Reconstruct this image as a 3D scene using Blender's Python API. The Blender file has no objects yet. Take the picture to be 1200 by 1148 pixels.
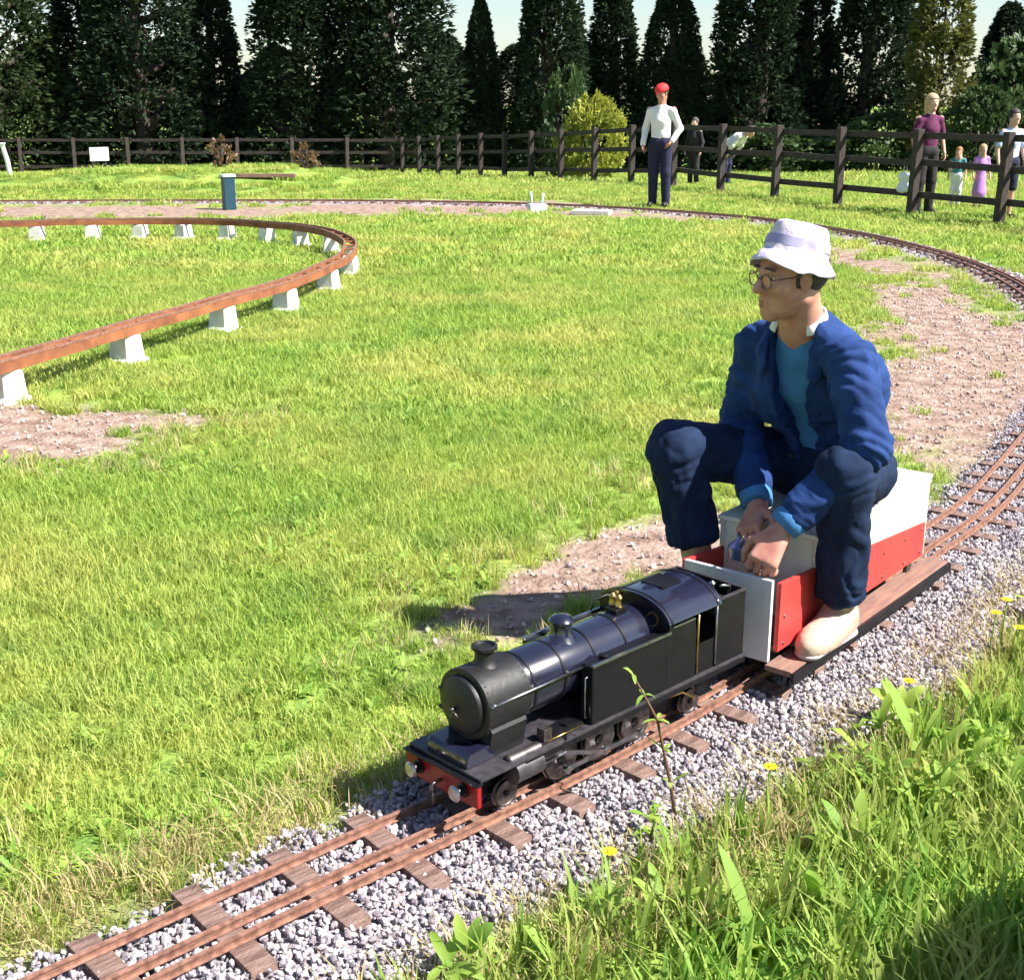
import bpy, bmesh, math, random
import numpy as np
from mathutils import Vector, Matrix, noise as mnoise

R = math.radians
rng = np.random.default_rng(7)
random.seed(7)
scene = bpy.context.scene
COL = scene.collection

# ------------------------------------------------------------------ camera
CAM_H = 1.55
PITCH = math.atan((574 - 120) / 1500.0)
cam_d = bpy.data.cameras.new('camera')
cam_d.sensor_fit = 'HORIZONTAL'
cam_d.sensor_width = 36.0
cam_d.lens = 45.0
cam_d.clip_end = 2000
cam_d.clip_start = 0.05
cam = bpy.data.objects.new('camera', cam_d)
COL.objects.link(cam)
cam.location = (0, 0, CAM_H)
cam.rotation_euler = (math.pi / 2 - PITCH, 0, 0)
scene.camera = cam

# ------------------------------------------------------------------ sky, sun, exposure
SUN_AZ = R(108)          # compass angle from +Y towards +X
SUN_EL = R(48)
world = bpy.data.worlds.new('World')
scene.world = world
world.use_nodes = True
wn = world.node_tree
sky = wn.nodes.new('ShaderNodeTexSky')
sky.sky_type = 'NISHITA'
sky.sun_disc = False
sky.sun_elevation = SUN_EL
sky.sun_rotation = SUN_AZ
sky.air_density = 1.0
sky.dust_density = 0.6
sky.ozone_density = 1.2
wn.links.new(sky.outputs[0], wn.nodes['Background'].inputs[0])
wn.nodes['Background'].inputs[1].default_value = 0.065
sun_d = bpy.data.lights.new('sun', 'SUN')
sun_d.energy = 5.0
sun_d.angle = R(0.5)
sun_d.color = (1.0, 0.95, 0.87)
sun = bpy.data.objects.new('sun', sun_d)
COL.objects.link(sun)
sdir = Vector((math.sin(SUN_AZ) * math.cos(SUN_EL), math.cos(SUN_AZ) * math.cos(SUN_EL), math.sin(SUN_EL)))
sun.rotation_euler = (-sdir).to_track_quat('-Z', 'Y').to_euler()
scene.view_settings.view_transform = 'Standard'
scene.view_settings.look = 'None'
scene.view_settings.exposure = 1.38
scene.view_settings.gamma = 1.0
scene.view_settings.use_curve_mapping = False
scene.cycles.max_bounces = 4
scene.cycles.diffuse_bounces = 2
scene.cycles.glossy_bounces = 2
scene.cycles.transmission_bounces = 3
scene.cycles.transparent_max_bounces = 4
scene.cycles.use_adaptive_sampling = True
scene.cycles.adaptive_threshold = 0.03
scene.cycles.adaptive_min_samples = 12
scene.cycles.caustics_reflective = False
scene.cycles.caustics_refractive = False

# ------------------------------------------------------------------ materials
MATS = {}


def mat(name, col, rough=0.7, metal=0.0, var=0.0, scale=30.0, col2=None, bump=0.0, bscale=60.0, spec=0.5,
        coords='Object', trans=0.0, coat=0.0, detail=5.0, stretch=None):
    m = bpy.data.materials.new(name)
    m.use_nodes = True
    nt = m.node_tree
    N, L = nt.nodes, nt.links
    b = N['Principled BSDF']
    b.inputs['Roughness'].default_value = rough
    b.inputs['Metallic'].default_value = metal
    b.inputs['Specular IOR Level'].default_value = spec
    b.inputs['Coat Weight'].default_value = coat
    b.inputs['Base Color'].default_value = (*col, 1)
    tc = N.new('ShaderNodeTexCoord')
    src = N.new('ShaderNodeNewGeometry').outputs['Position'] if coords == 'World' else tc.outputs[coords]
    if stretch:
        mp = N.new('ShaderNodeMapping')
        mp.inputs['Scale'].default_value = stretch
        L.new(src, mp.inputs[0])
        src = mp.outputs[0]
    if col2 is not None or var:
        c2 = col2 if col2 is not None else tuple(c * (1 - var) for c in col)
        nz = N.new('ShaderNodeTexNoise')
        nz.inputs['Scale'].default_value = scale
        nz.inputs['Detail'].default_value = detail
        L.new(src, nz.inputs['Vector'])
        rp = N.new('ShaderNodeValToRGB')
        rp.color_ramp.elements[0].position = 0.35
        rp.color_ramp.elements[1].position = 0.65
        rp.color_ramp.elements[0].color = (*col, 1)
        rp.color_ramp.elements[1].color = (*c2, 1)
        L.new(nz.outputs['Fac'], rp.inputs[0])
        L.new(rp.outputs[0], b.inputs['Base Color'])
    if bump:
        nb = N.new('ShaderNodeTexNoise')
        nb.inputs['Scale'].default_value = bscale
        nb.inputs['Detail'].default_value = 6
        L.new(src, nb.inputs['Vector'])
        bp = N.new('ShaderNodeBump')
        bp.inputs['Strength'].default_value = bump
        bp.inputs['Distance'].default_value = 0.01
        L.new(nb.outputs['Fac'], bp.inputs['Height'])
        L.new(bp.outputs[0], b.inputs['Normal'])
    MATS[name] = m
    return m


def leaf_mat(name, c1, c2, trans=0.45, rough=0.55, patch=0.35, patch_col=None, patch2=None):
    """foliage: colour varies per instance / per leaf and in broad patches; part of the light passes through"""
    m = bpy.data.materials.new(name)
    m.use_nodes = True
    nt = m.node_tree
    N, L = nt.nodes, nt.links
    out = N['Material Output']
    b = N['Principled BSDF']
    b.inputs['Roughness'].default_value = rough
    b.inputs['Specular IOR Level'].default_value = 0.35 if rough < .65 else 0.08
    at = N.new('ShaderNodeAttribute')
    at.attribute_name = 'rnd'
    mx = N.new('ShaderNodeMix')
    mx.data_type = 'RGBA'
    mx.inputs[6].default_value = (*c1, 1)
    mx.inputs[7].default_value = (*c2, 1)
    L.new(at.outputs['Fac'], mx.inputs[0])
    colo = mx.outputs[2]
    if patch_col is not None:
        geo = N.new('ShaderNodeNewGeometry')
        nz = N.new('ShaderNodeTexNoise')
        nz.inputs['Scale'].default_value = patch
        nz.inputs['Detail'].default_value = 4
        L.new(geo.outputs['Position'], nz.inputs['Vector'])
        mr = N.new('ShaderNodeMapRange')
        mr.inputs[1].default_value = 0.42
        mr.inputs[2].default_value = 0.68
        L.new(nz.outputs['Fac'], mr.inputs[0])
        m2 = N.new('ShaderNodeMix')
        m2.data_type = 'RGBA'
        m2.inputs[7].default_value = (*patch_col, 1)
        L.new(mr.outputs[0], m2.inputs[0])
        L.new(colo, m2.inputs[6])
        colo = m2.outputs[2]
    if patch2:
        geo = N.new('ShaderNodeNewGeometry')
        nz = N.new('ShaderNodeTexNoise')
        nz.inputs['Scale'].default_value = patch2[1]
        nz.inputs['Detail'].default_value = 5
        nz.inputs['Roughness'].default_value = 0.65
        L.new(geo.outputs['Position'], nz.inputs['Vector'])
        mr = N.new('ShaderNodeMapRange')
        mr.inputs[1].default_value = 0.50
        mr.inputs[2].default_value = 0.70
        mr.inputs[4].default_value = 0.55
        L.new(nz.outputs['Fac'], mr.inputs[0])
        m3 = N.new('ShaderNodeMix')
        m3.data_type = 'RGBA'
        m3.inputs[7].default_value = (*patch2[0], 1)
        L.new(mr.outputs[0], m3.inputs[0])
        L.new(colo, m3.inputs[6])
        colo = m3.outputs[2]
    L.new(colo, b.inputs['Base Color'])
    if trans > 0:
        tr = N.new('ShaderNodeBsdfTranslucent')
        L.new(colo, tr.inputs[0])
        ms = N.new('ShaderNodeMixShader')
        ms.inputs[0].default_value = trans
        L.new(b.outputs[0], ms.inputs[1])
        L.new(tr.outputs[0], ms.inputs[2])
        L.new(ms.outputs[0], out.inputs[0])
    MATS[name] = m
    return m


leaf_mat('grass', (0.20, 0.36, 0.05), (0.49, 0.58, 0.125), 0.5, patch=0.9, patch_col=(0.54, 0.54, 0.15), patch2=((0.14, 0.29, 0.055), 2.1))
leaf_mat('verge_grass', (0.13, 0.29, 0.04), (0.38, 0.52, 0.10), 0.5, patch=4.0, patch_col=(0.42, 0.44, 0.13))
leaf_mat('dry_grass', (0.42, 0.35, 0.15), (0.50, 0.42, 0.22), 0.35)
leaf_mat('conifer', (0.014, 0.027, 0.017), (0.042, 0.066, 0.032), 0.12, rough=0.9)
leaf_mat('conifer_light', (0.026, 0.046, 0.020), (0.065, 0.095, 0.035), 0.2, rough=0.7)
leaf_mat('golden', (0.22, 0.27, 0.04), (0.48, 0.47, 0.09), 0.3)
leaf_mat('shrub', (0.035, 0.07, 0.025), (0.09, 0.15, 0.05), 0.3)
leaf_mat('willow', (0.09, 0.10, 0.028), (0.17, 0.17, 0.05), 0.3)
leaf_mat('weed', (0.24, 0.42, 0.07), (0.46, 0.60, 0.12), 0.55)
leaf_mat('brown_leaf', (0.16, 0.09, 0.05), (0.30, 0.19, 0.10), 0.2)
leaf_mat('petal', (0.75, 0.60, 0.02), (0.85, 0.72, 0.04), 0.3)
mat('bark', (0.06, 0.045, 0.035), 0.9, var=0.5, scale=20, bump=0.5)
mat('rust', (0.14, 0.065, 0.046), 0.6, col2=(0.29, 0.15, 0.105), scale=55, bump=0.08, bscale=200, coords='World')
mat('rust_orange', (0.17, 0.055, 0.025), 0.75, col2=(0.32, 0.115, 0.045), scale=6, bump=0.2, bscale=80, coords='World')
mat('sleeper', (0.11, 0.06, 0.05), 0.9, col2=(0.24, 0.155, 0.13), scale=14, bump=0.6, bscale=50, stretch=(6, 1, 1))
mat('concrete', (0.76, 0.75, 0.73), 0.85, col2=(0.58, 0.57, 0.52), scale=7, bump=0.3, coords='World')
mat('fence_wood', (0.055, 0.040, 0.036), 0.85, var=0.4, scale=12, bump=0.3)
mat('black_paint', (0.007, 0.007, 0.010), 0.36, var=0.4, scale=25, spec=0.35)
mat('boiler_paint', (0.011, 0.012, 0.030), 0.24, coat=1.0, var=0.3, scale=18)
mat('smoke_black', (0.009, 0.0085, 0.010), 0.5, var=0.4, scale=30, bump=0.1)
mat('plate_grey', (0.05, 0.045, 0.055), 0.38, var=0.5, scale=40)
mat('red_paint', (0.28, 0.008, 0.010), 0.35, var=0.25, scale=20)
mat('truck_red', (0.62, 0.040, 0.040), 0.5, col2=(0.50, 0.05, 0.045), scale=11, bump=0.1)
mat('truck_white', (0.80, 0.78, 0.68), 0.6, col2=(0.70, 0.66, 0.55), scale=9, bump=0.1)
mat('panel_white', (0.66, 0.64, 0.66), 0.5, var=0.15, scale=9)
mat('brass', (0.62, 0.40, 0.13), 0.3, metal=1.0, var=0.3, scale=30)
mat('steel', (0.50, 0.50, 0.53), 0.3, metal=1.0, var=0.4, scale=40)
mat('oily_steel', (0.22, 0.19, 0.19), 0.38, metal=0.9, var=0.5, scale=40)
mat('board_wood', (0.17, 0.095, 0.08), 0.8, col2=(0.27, 0.155, 0.11), scale=8, bump=0.3, stretch=(1, 8, 1))
mat('skin', (0.54, 0.27, 0.20), 0.5, col2=(0.44, 0.17, 0.13), scale=25, bump=0.08, bscale=300)
mat('skin_pale', (0.62, 0.36, 0.28), 0.55, var=0.12, scale=30)
mat('jacket', (0.010, 0.030, 0.115), 0.85, col2=(0.020, 0.052, 0.185), scale=14, bump=0.25, bscale=45, spec=0.2)
mat('trousers', (0.006, 0.014, 0.040), 0.9, col2=(0.012, 0.026, 0.070), scale=14, bump=0.25, bscale=40, spec=0.2)
mat('shirt_blue', (0.06, 0.20, 0.46), 0.85, var=0.15, scale=30, bump=0.15, spec=0.2)
mat('white_cloth', (0.78, 0.76, 0.78), 0.85, var=0.08, scale=20, bump=0.15, spec=0.2)
mat('hat_cloth', (0.62, 0.54, 0.67), 0.9, var=0.08, scale=40, bump=0.2, bscale=120, spec=0.2)
mat('hat_blue', (0.46, 0.42, 0.60), 0.9, col2=(0.30, 0.27, 0.52), scale=22, spec=0.2)
mat('shoe_tan', (0.55, 0.42, 0.32), 0.7, var=0.2, scale=30, bump=0.1)
mat('sole_grey', (0.50, 0.46, 0.44), 0.8)
mat('lip', (0.36, 0.11, 0.09), 0.5)
mat('sock', (0.45, 0.33, 0.22), 0.9)
mat('hair_grey', (0.09, 0.07, 0.065), 0.8, var=0.5, scale=60, bump=0.4, bscale=200)
mat('hair_dark', (0.03, 0.02, 0.018), 0.7)
mat('hair_blonde', (0.52, 0.34, 0.20), 0.7, var=0.2)
mat('hair_ginger', (0.32, 0.14, 0.06), 0.7, var=0.2)
mat('red_cap', (0.60, 0.02, 0.025), 0.7)
mat('navy_cloth', (0.012, 0.014, 0.045), 0.9)
mat('dark_cloth', (0.02, 0.018, 0.02), 0.9)
mat('maroon_cloth', (0.10, 0.012, 0.06), 0.9)
mat('pink_cloth', (0.65, 0.32, 0.50), 0.9)
mat('teal_cloth', (0.05, 0.22, 0.27), 0.9)
mat('lilac_cloth', (0.42, 0.20, 0.55), 0.9)
mat('pale_blue_cloth', (0.50, 0.55, 0.80), 0.9)
mat('black_shoe', (0.01, 0.01, 0.01), 0.5)
mat('eye_white', (0.75, 0.72, 0.70), 0.3)
mat('eye_dark', (0.02, 0.015, 0.01), 0.2)
mat('teal_paint', (0.010, 0.055, 0.085), 0.5, var=0.2)
mat('pale_cyan', (0.55, 0.70, 0.68), 0.6, var=0.2)
mat('white_paint', (0.80, 0.80, 0.80), 0.6, var=0.1)
mat('plastic_white', (0.75, 0.78, 0.82), 0.45)
mat('can_blue', (0.18, 0.20, 0.38), 0.3, metal=0.6, var=0.3)
mat('coal', (0.012, 0.012, 0.013), 0.5, bump=0.8, bscale=60)
g_ = bpy.data.materials.new('glass')
g_.use_nodes = True
_n, _l = g_.node_tree.nodes, g_.node_tree.links
_t, _g, _x = _n.new('ShaderNodeBsdfTransparent'), _n.new('ShaderNodeBsdfGlossy'), _n.new('ShaderNodeMixShader')
_g.inputs['Roughness'].default_value = 0.05
_x.inputs[0].default_value = 0.10
_l.new(_t.outputs[0], _x.inputs[1])
_l.new(_g.outputs[0], _x.inputs[2])
_l.new(_x.outputs[0], _n['Material Output'].inputs[0])
MATS['glass'] = g_


def stone_mat(name, cols):
    m = bpy.data.materials.new(name)
    m.use_nodes = True
    N, L = m.node_tree.nodes, m.node_tree.links
    b = N['Principled BSDF']
    b.inputs['Roughness'].default_value = 0.9
    oi = N.new('ShaderNodeObjectInfo')
    rp = N.new('ShaderNodeValToRGB')
    rp.color_ramp.interpolation = 'CONSTANT'
    while len(rp.color_ramp.elements) < len(cols):
        rp.color_ramp.elements.new(0.5)
    for i, c in enumerate(cols):
        rp.color_ramp.elements[i].position = i / len(cols)
        rp.color_ramp.elements[i].color = (*c, 1)
    L.new(oi.outputs['Random'], rp.inputs[0])
    nz = N.new('ShaderNodeTexNoise')
    nz.inputs['Scale'].default_value = 90
    mx = N.new('ShaderNodeMix')
    mx.data_type = 'RGBA'
    mx.blend_type = 'MULTIPLY'
    mx.inputs[0].default_value = 0.5
    L.new(rp.outputs[0], mx.inputs[6])
    L.new(nz.outputs['Color'], mx.inputs[7])
    L.new(rp.outputs[0], b.inputs['Base Color'])
    MATS[name] = m


stone_mat('ballast', [(0.38, 0.34, 0.36), (0.29, 0.25, 0.28), (0.45, 0.41, 0.42), (0.20, 0.17, 0.19), (0.36, 0.30, 0.30),
                      (0.50, 0.46, 0.48), (0.25, 0.23, 0.27)])
stone_mat('pebble', [(0.42, 0.32, 0.28), (0.52, 0.42, 0.38), (0.33, 0.24, 0.21), (0.58, 0.50, 0.47), (0.40, 0.30, 0.30)])

# ------------------------------------------------------------------ mesh helpers


class MB:
    """collects simple solids, builds ONE mesh object"""

    def __init__(self):
        self.v = []
        self.f = []

    def add(self, vs, fs):
        o = len(self.v)
        self.v += [tuple(map(float, p)) for p in vs]
        self.f += [tuple(i + o for i in f) for f in fs]
        return self

    def box(self, c, s, rot=None, taper=1.0):
        hx, hy, hz = s[0] / 2, s[1] / 2, s[2] / 2
        vs = []
        for z, k in ((-hz, 1.0), (hz, taper)):
            for x, y in ((-hx, -hy), (hx, -hy), (hx, hy), (-hx, hy)):
                p = Vector((x * k, y * k, z))
                if rot is not None:
                    p = rot @ p
                vs.append((c[0] + p.x, c[1] + p.y, c[2] + p.z))
        return self.add(vs, [(3, 2, 1, 0), (4, 5, 6, 7), (0, 1, 5, 4), (1, 2, 6, 5), (2, 3, 7, 6), (3, 0, 4, 7)])

    def tube(self, pts, rad, n=8, cap=True):
        pts = [Vector(p) for p in pts]
        if not hasattr(rad, '__len__'):
            rad = [rad] * len(pts)
        t0 = (pts[1] - pts[0]).normalized()
        up = Vector((0, 0, 1)) if abs(t0.z) < 0.9 else Vector((1, 0, 0))
        nrm = t0.cross(up).normalized()
        vs, fs = [], []
        for i, p in enumerate(pts):
            t = (pts[min(i + 1, len(pts) - 1)] - pts[max(i - 1, 0)]).normalized()
            nrm = (nrm - t * nrm.dot(t)).normalized()
            bn = t.cross(nrm)
            for k in range(n):
                a = 2 * math.pi * k / n
                vs.append(p + (nrm * math.cos(a) + bn * math.sin(a)) * rad[i])
        for i in range(len(pts) - 1):
            for k in range(n):
                a, b = i * n + k, i * n + (k + 1) % n
                fs.append((a, b, b + n, a + n))
        if cap:
            fs.append(tuple(reversed(range(n))))
            fs.append(tuple(range((len(pts) - 1) * n, len(pts) * n)))
        return self.add(vs, fs)

    def lathe(self, prof, origin=(0, 0, 0), axis='z', n=24, M=None):
        """prof: list of (r, h)"""
        vs, fs = [], []
        for r, h in prof:
            for k in range(n):
                a = 2 * math.pi * k / n
                c, s = r * math.cos(a), r * math.sin(a)
                p = {'z': (c, s, h), 'x': (h, c, s), 'y': (s, h, c)}[axis]
                p = Vector(p)
                if M is not None:
                    p = M @ p
                vs.append((p.x + origin[0], p.y + origin[1], p.z + origin[2]))
        for i in range(len(prof) - 1):
            for k in range(n):
                a, b = i * n + k, i * n + (k + 1) % n
                fs.append((a, b, b + n, a + n))
        fs.append(tuple(reversed(range(n))))
        fs.append(tuple(range((len(prof) - 1) * n, len(prof) * n)))
        return self.add(vs, fs)

    def prism(self, poly, y0, y1, plane='xz'):
        """extrude a 2-D polygon; plane xz -> along y, yz -> along x"""
        n = len(poly)
        vs = []
        for q in (y0, y1):
            for a, b in poly:
                vs.append({'xz': (a, q, b), 'yz': (q, a, b), 'xy': (a, b, q)}[plane])
        fs = [tuple(range(n)), tuple(reversed(range(n, 2 * n)))]
        for i in range(n):
            j = (i + 1) % n
            fs.append((i, i + n, j + n, j))
        return self.add(vs, fs)

    def build(self, name, m, parent=None, smooth=False, bevel=0.0):
        me = bpy.data.meshes.new(name)
        me.from_pydata(self.v, [], self.f)
        return finish(name, me, m, parent, smooth, bevel)


def finish(name, me, m, parent=None, smooth=False, bevel=0.0, recalc=True):
    if recalc:
        bm = bmesh.new()
        bm.from_mesh(me)
        bmesh.ops.recalc_face_normals(bm, faces=bm.faces)
        if bevel:
            eds = [e for e in bm.edges if len(e.link_faces) == 2 and e.calc_face_angle(0) > 0.6]
            bmesh.ops.bevel(bm, geom=eds, offset=bevel, segments=2, affect='EDGES', profile=0.6)
        bm.to_mesh(me)
        bm.free()
    if smooth:
        me.shade_smooth()
        if smooth == 'auto':
            bm = bmesh.new()
            bm.from_mesh(me)
            for e in bm.edges:
                e.smooth = not (len(e.link_faces) == 2 and e.calc_face_angle(0) > R(35))
            bm.to_mesh(me)
            bm.free()
    me.materials.append(MATS[m] if isinstance(m, str) else m)
    o = bpy.data.objects.new(name, me)
    COL.objects.link(o)
    if parent is not None:
        o.parent = parent
    return o


def np_mesh(name, V, F, rnd=None):
    """quads or tris from arrays"""
    V = np.asarray(V, dtype=np.float32)
    F = np.asarray(F, dtype=np.int32)
    me = bpy.data.meshes.new(name)
    k = F.shape[1]
    me.vertices.add(len(V))
    me.vertices.foreach_set('co', V.ravel())
    me.loops.add(F.size)
    me.loops.foreach_set('vertex_index', F.ravel())
    me.polygons.add(len(F))
    me.polygons.foreach_set('loop_start', np.arange(0, F.size, k, dtype=np.int32))
    me.polygons.foreach_set('loop_total', np.full(len(F), k, dtype=np.int32))
    me.update(calc_edges=True)
    if rnd is not None:
        a = me.attributes.new('rnd', 'FLOAT', 'POINT')
        a.data.foreach_set('value', np.asarray(rnd, dtype=np.float32))
    return me


def tag(o, label=None, cat=None, group=None, kind=None):
    if label:
        o['label'] = label
    if cat:
        o['category'] = cat
    if group:
        o['group'] = group
    if kind:
        o['kind'] = kind
    return o


def empty(name, loc=(0, 0, 0), rz=0.0, label=None, cat=None, group=None):
    o = bpy.data.objects.new(name, None)
    COL.objects.link(o)
    o.empty_display_size = 0.2
    o.location = loc
    o.rotation_euler = (0, 0, rz)
    return tag(o, label, cat, group)


def catmull(P, step):
    P = np.array(P, float)
    P = np.vstack([2 * P[0] - P[1], P, 2 * P[-1] - P[-2]])
    out = []
    for i in range(1, len(P) - 2):
        p0, p1, p2, p3 = P[i - 1], P[i], P[i + 1], P[i + 2]
        for t in np.linspace(0, 1, 60, endpoint=False):
            out.append(0.5 * ((2 * p1) + (-p0 + p2) * t + (2 * p0 - 5 * p1 + 4 * p2 - p3) * t * t + (-p0 + 3 * p1 - 3 * p2 + p3) * t ** 3))
    out.append(P[-2])
    out = np.array(out)
    s = np.r_[0, np.cumsum(np.linalg.norm(np.diff(out, axis=0), axis=1))]
    n = int(s[-1] / step)
    q = np.linspace(0, s[-1], n)
    return np.stack([np.interp(q, s, out[:, k]) for k in range(out.shape[1])], 1), q


# ------------------------------------------------------------------ numpy value noise
_perm = rng.random((256, 256)).astype(np.float32)


def vnoise(x, y):
    xi, yi = np.floor(x).astype(int), np.floor(y).astype(int)
    u, v = x - xi, y - yi
    u, v = u * u * (3 - 2 * u), v * v * (3 - 2 * v)
    a = _perm[xi & 255, yi & 255]
    b = _perm[(xi + 1) & 255, yi & 255]
    c = _perm[xi & 255, (yi + 1) & 255]
    d = _perm[(xi + 1) & 255, (yi + 1) & 255]
    return a + (b - a) * u + (c - a) * v + (a - b - c + d) * u * v


def fbm(x, y, f=1.0, o=4):
    s, a, t = 0, 0.5, 0
    for i in range(o):
        s = s + a * vnoise(x * f + 17.3 * i, y * f + 9.1 * i)
        t += a
        a *= 0.5
        f *= 2
    return s / t


def sstep(a, b, x):
    t = np.clip((x - a) / (b - a), 0, 1)
    return t * t * (3 - 2 * t)


# ------------------------------------------------------------------ railway path
TRACK, TS = catmull([(-3.4, -0.6), (-2.0, 0.78), (-0.634, 2.048), (0.218, 2.825), (0.80, 3.46), (1.376, 4.183), (2.03, 5.08), (3.2, 7.2),
                     (4.02, 9.5), (4.42, 11.6), (4.45, 13.7), (4.05, 16.0), (3.05, 18.1), (0.9, 20.0), (-2.1, 20.9), (-6, 21.0), (-12, 20.6)], 0.05)
TT = np.gradient(TRACK, axis=0)
TT /= np.linalg.norm(TT, axis=1)[:, None]


def track_dist(P):
    """signed offset from the track centre (positive = outer side) and the arc position"""
    P = np.asarray(P, float)
    S = TRACK[::4]
    T = TT[::4]
    so = np.empty(len(P))
    si = np.empty(len(P))
    for a in range(0, len(P), 20000):
        Q = P[a:a + 20000]
        d = ((Q[:, None, :] - S[None]) ** 2).sum(2)
        k = d.argmin(1)
        v = Q - S[k]
        so[a:a + 20000] = v[:, 0] * T[k, 1] - v[:, 1] * T[k, 0] + 0
        far = np.sqrt(d[np.arange(len(Q)), k])
        sg = np.sign(so[a:a + 20000])
        so[a:a + 20000] = sg * np.maximum(np.abs(so[a:a + 20000]), far * 0.999)
        si[a:a + 20000] = TS[::4][k]
    return so, si


def ell(P, cx, cy, rx, ry, ang):
    c, s = math.cos(R(ang)), math.sin(R(ang))
    x, y = P[:, 0] - cx, P[:, 1] - cy
    u, v = (x * c + y * s) / rx, (-x * s + y * c) / ry
    return 1 - np.sqrt(u * u + v * v)


def masks(P):
    """ballast 0..1, dirt 0..1, verge 0..1 at ground points"""
    so, si = track_dist(P)
    n1 = fbm(P[:, 0], P[:, 1], 2.3)
    n2 = fbm(P[:, 0] + 31, P[:, 1] + 7, 6.0)
    wob = (n1 - 0.5) * 0.16 + (n2 - 0.5) * 0.12
    near = 1 - sstep(5.5, 8.5, P[:, 1])
    outer = 0.36 * near + 0.26 * (1 - near)
    outer = outer + 0.10 * sstep(2.5, 3.4, P[:, 1]) * near
    bal = sstep(0.04, -0.04, np.maximum(so - outer, -so - 0.185) + wob * 0.8)
    d = -1.0 * np.ones(len(P))
    for e in ((-2.2, 5.95, 0.70, 0.62, 20), (-2.9, 6.3, 0.9, 0.5, 0), (-1.95, 6.25, .6, .32, 10),
              (0.16, 3.98, 0.55, 0.24, 52), (0.62, 4.42, 0.70, 0.36, 52), (-.02, 3.78, 0.36, 0.2, 30),
              (1.3, 4.9, 0.6, 0.33, 52),
              (2.5, 7.0, 1.8, 0.85, 64), (3.15, 8.7, 1.3, 0.75, 70), (3.3, 10.3, 1.9, 0.5, 80), (3.55, 13.2, 1.6, 0.4, 88),
              (-6.2, 19.3, 4.6, 1.7, 0), (-1.4, 20.1, 3.6, 1.8, 8), (1.6, 18.6, 1.6, 0.5, -32), (-13, 19.2, 4, 0.9, 0), (-2.6, 20.9, 1.3, 1.0, 0)):
        d = np.maximum(d, ell(P, *e))
    d = np.maximum(d, np.where((so < 0) & (P[:, 1] > 5), 0.25 - (-so) * 0.45, -1) )
    n3 = fbm(P[:, 0] + 3, P[:, 1] + 77, 14.0, 3)
    dirt = sstep(-0.12, 0.42, d + (n1 - 0.50) * 0.75 + (n2 - 0.5) * 0.6 + (n3 - .5) * .45)
    edge = sstep(0.10, 0.0, np.abs(-so - 0.21)) * (so < 0) * 0.45
    dirt = np.clip(np.maximum(dirt, edge * (n2 > 0.45)), 0, 1)
    verge = sstep(0.0, 0.12, so - outer)
    return bal, dirt, verge, so, si


def gz(x, y):
    """ground height"""
    x = np.asarray(x, float)
    y = np.asarray(y, float)
    z = -0.04 * np.clip(y - 24.5, 0, 30) * sstep(24, 28, y)
    mound = 0.36 * np.exp(-((y - 25.2) / 1.7) ** 2) * sstep(-2.0, -4.6, x) * (0.45 + 0.55 * sstep(-10.5, -6.5, x)) * (0.6 + 0.8 * fbm(x, y, 0.7))
    z = z + mound
    z = z + (fbm(x, y, 1.1) - 0.5) * 0.03 * sstep(5.5, 8, np.hypot(x, y)) 
    return z


def gz1(x, y):
    return float(gz(np.array([x]), np.array([y]))[0])


# ------------------------------------------------------------------ ground sheet
def axis_pts(lo, hi, c, d0, g):
    out = [c]
    d = d0
    p = c
    while p < hi:
        p += d
        d = d0 + abs(p - c) * g
        out.append(p)
    p = c
    low = []
    while p > lo:
        d = d0 + abs(p - c) * g
        p -= d
        low.append(p)
    return np.array(low[::-1] + out)


gx = axis_pts(-500, 500, 0.4, 0.045, 0.022)
gy = axis_pts(-40, 900, 3.0, 0.045, 0.016)
GX, GY = np.meshgrid(gx, gy, indexing='ij')
P2 = np.stack([GX.ravel(), GY.ravel()], 1)
bal, dirt, verge, so_, si_ = masks(P2)
Z = gz(P2[:, 0], P2[:, 1]) + 0.016 * bal
nx, ny = GX.shape
idx = np.arange(nx * ny).reshape(nx, ny)
Fq = np.stack([idx[:-1, :-1], idx[1:, :-1], idx[1:, 1:], idx[:-1, 1:]], -1).reshape(-1, 4)
me = np_mesh('ground', np.c_[P2, Z], Fq)
for nm, arr in (('ballast', bal), ('dirt', dirt)):
    a = me.attributes.new(nm, 'FLOAT', 'POINT')
    a.data.foreach_set('value', arr.astype(np.float32))
m = bpy.data.materials.new('ground')
m.use_nodes = True
N, L = m.node_tree.nodes, m.node_tree.links
b = N['Principled BSDF']
b.inputs['Roughness'].default_value = 0.95
b.inputs['Specular IOR Level'].default_value = 0.2


def ramp_noise(N, L, scale, c1, c2, p0=0.35, p1=0.65):
    geo = N.new('ShaderNodeNewGeometry')
    nz = N.new('ShaderNodeTexNoise')
    nz.inputs['Scale'].default_value = scale
    nz.inputs['Detail'].default_value = 6
    L.new(geo.outputs['Position'], nz.inputs['Vector'])
    rp = N.new('ShaderNodeValToRGB')
    rp.color_ramp.elements[0].position = p0
    rp.color_ramp.elements[1].position = p1
    rp.color_ramp.elements[0].color = (*c1, 1)
    rp.color_ramp.elements[1].color = (*c2, 1)
    L.new(nz.outputs['Fac'], rp.inputs[0])
    return rp.outputs[0]


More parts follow.
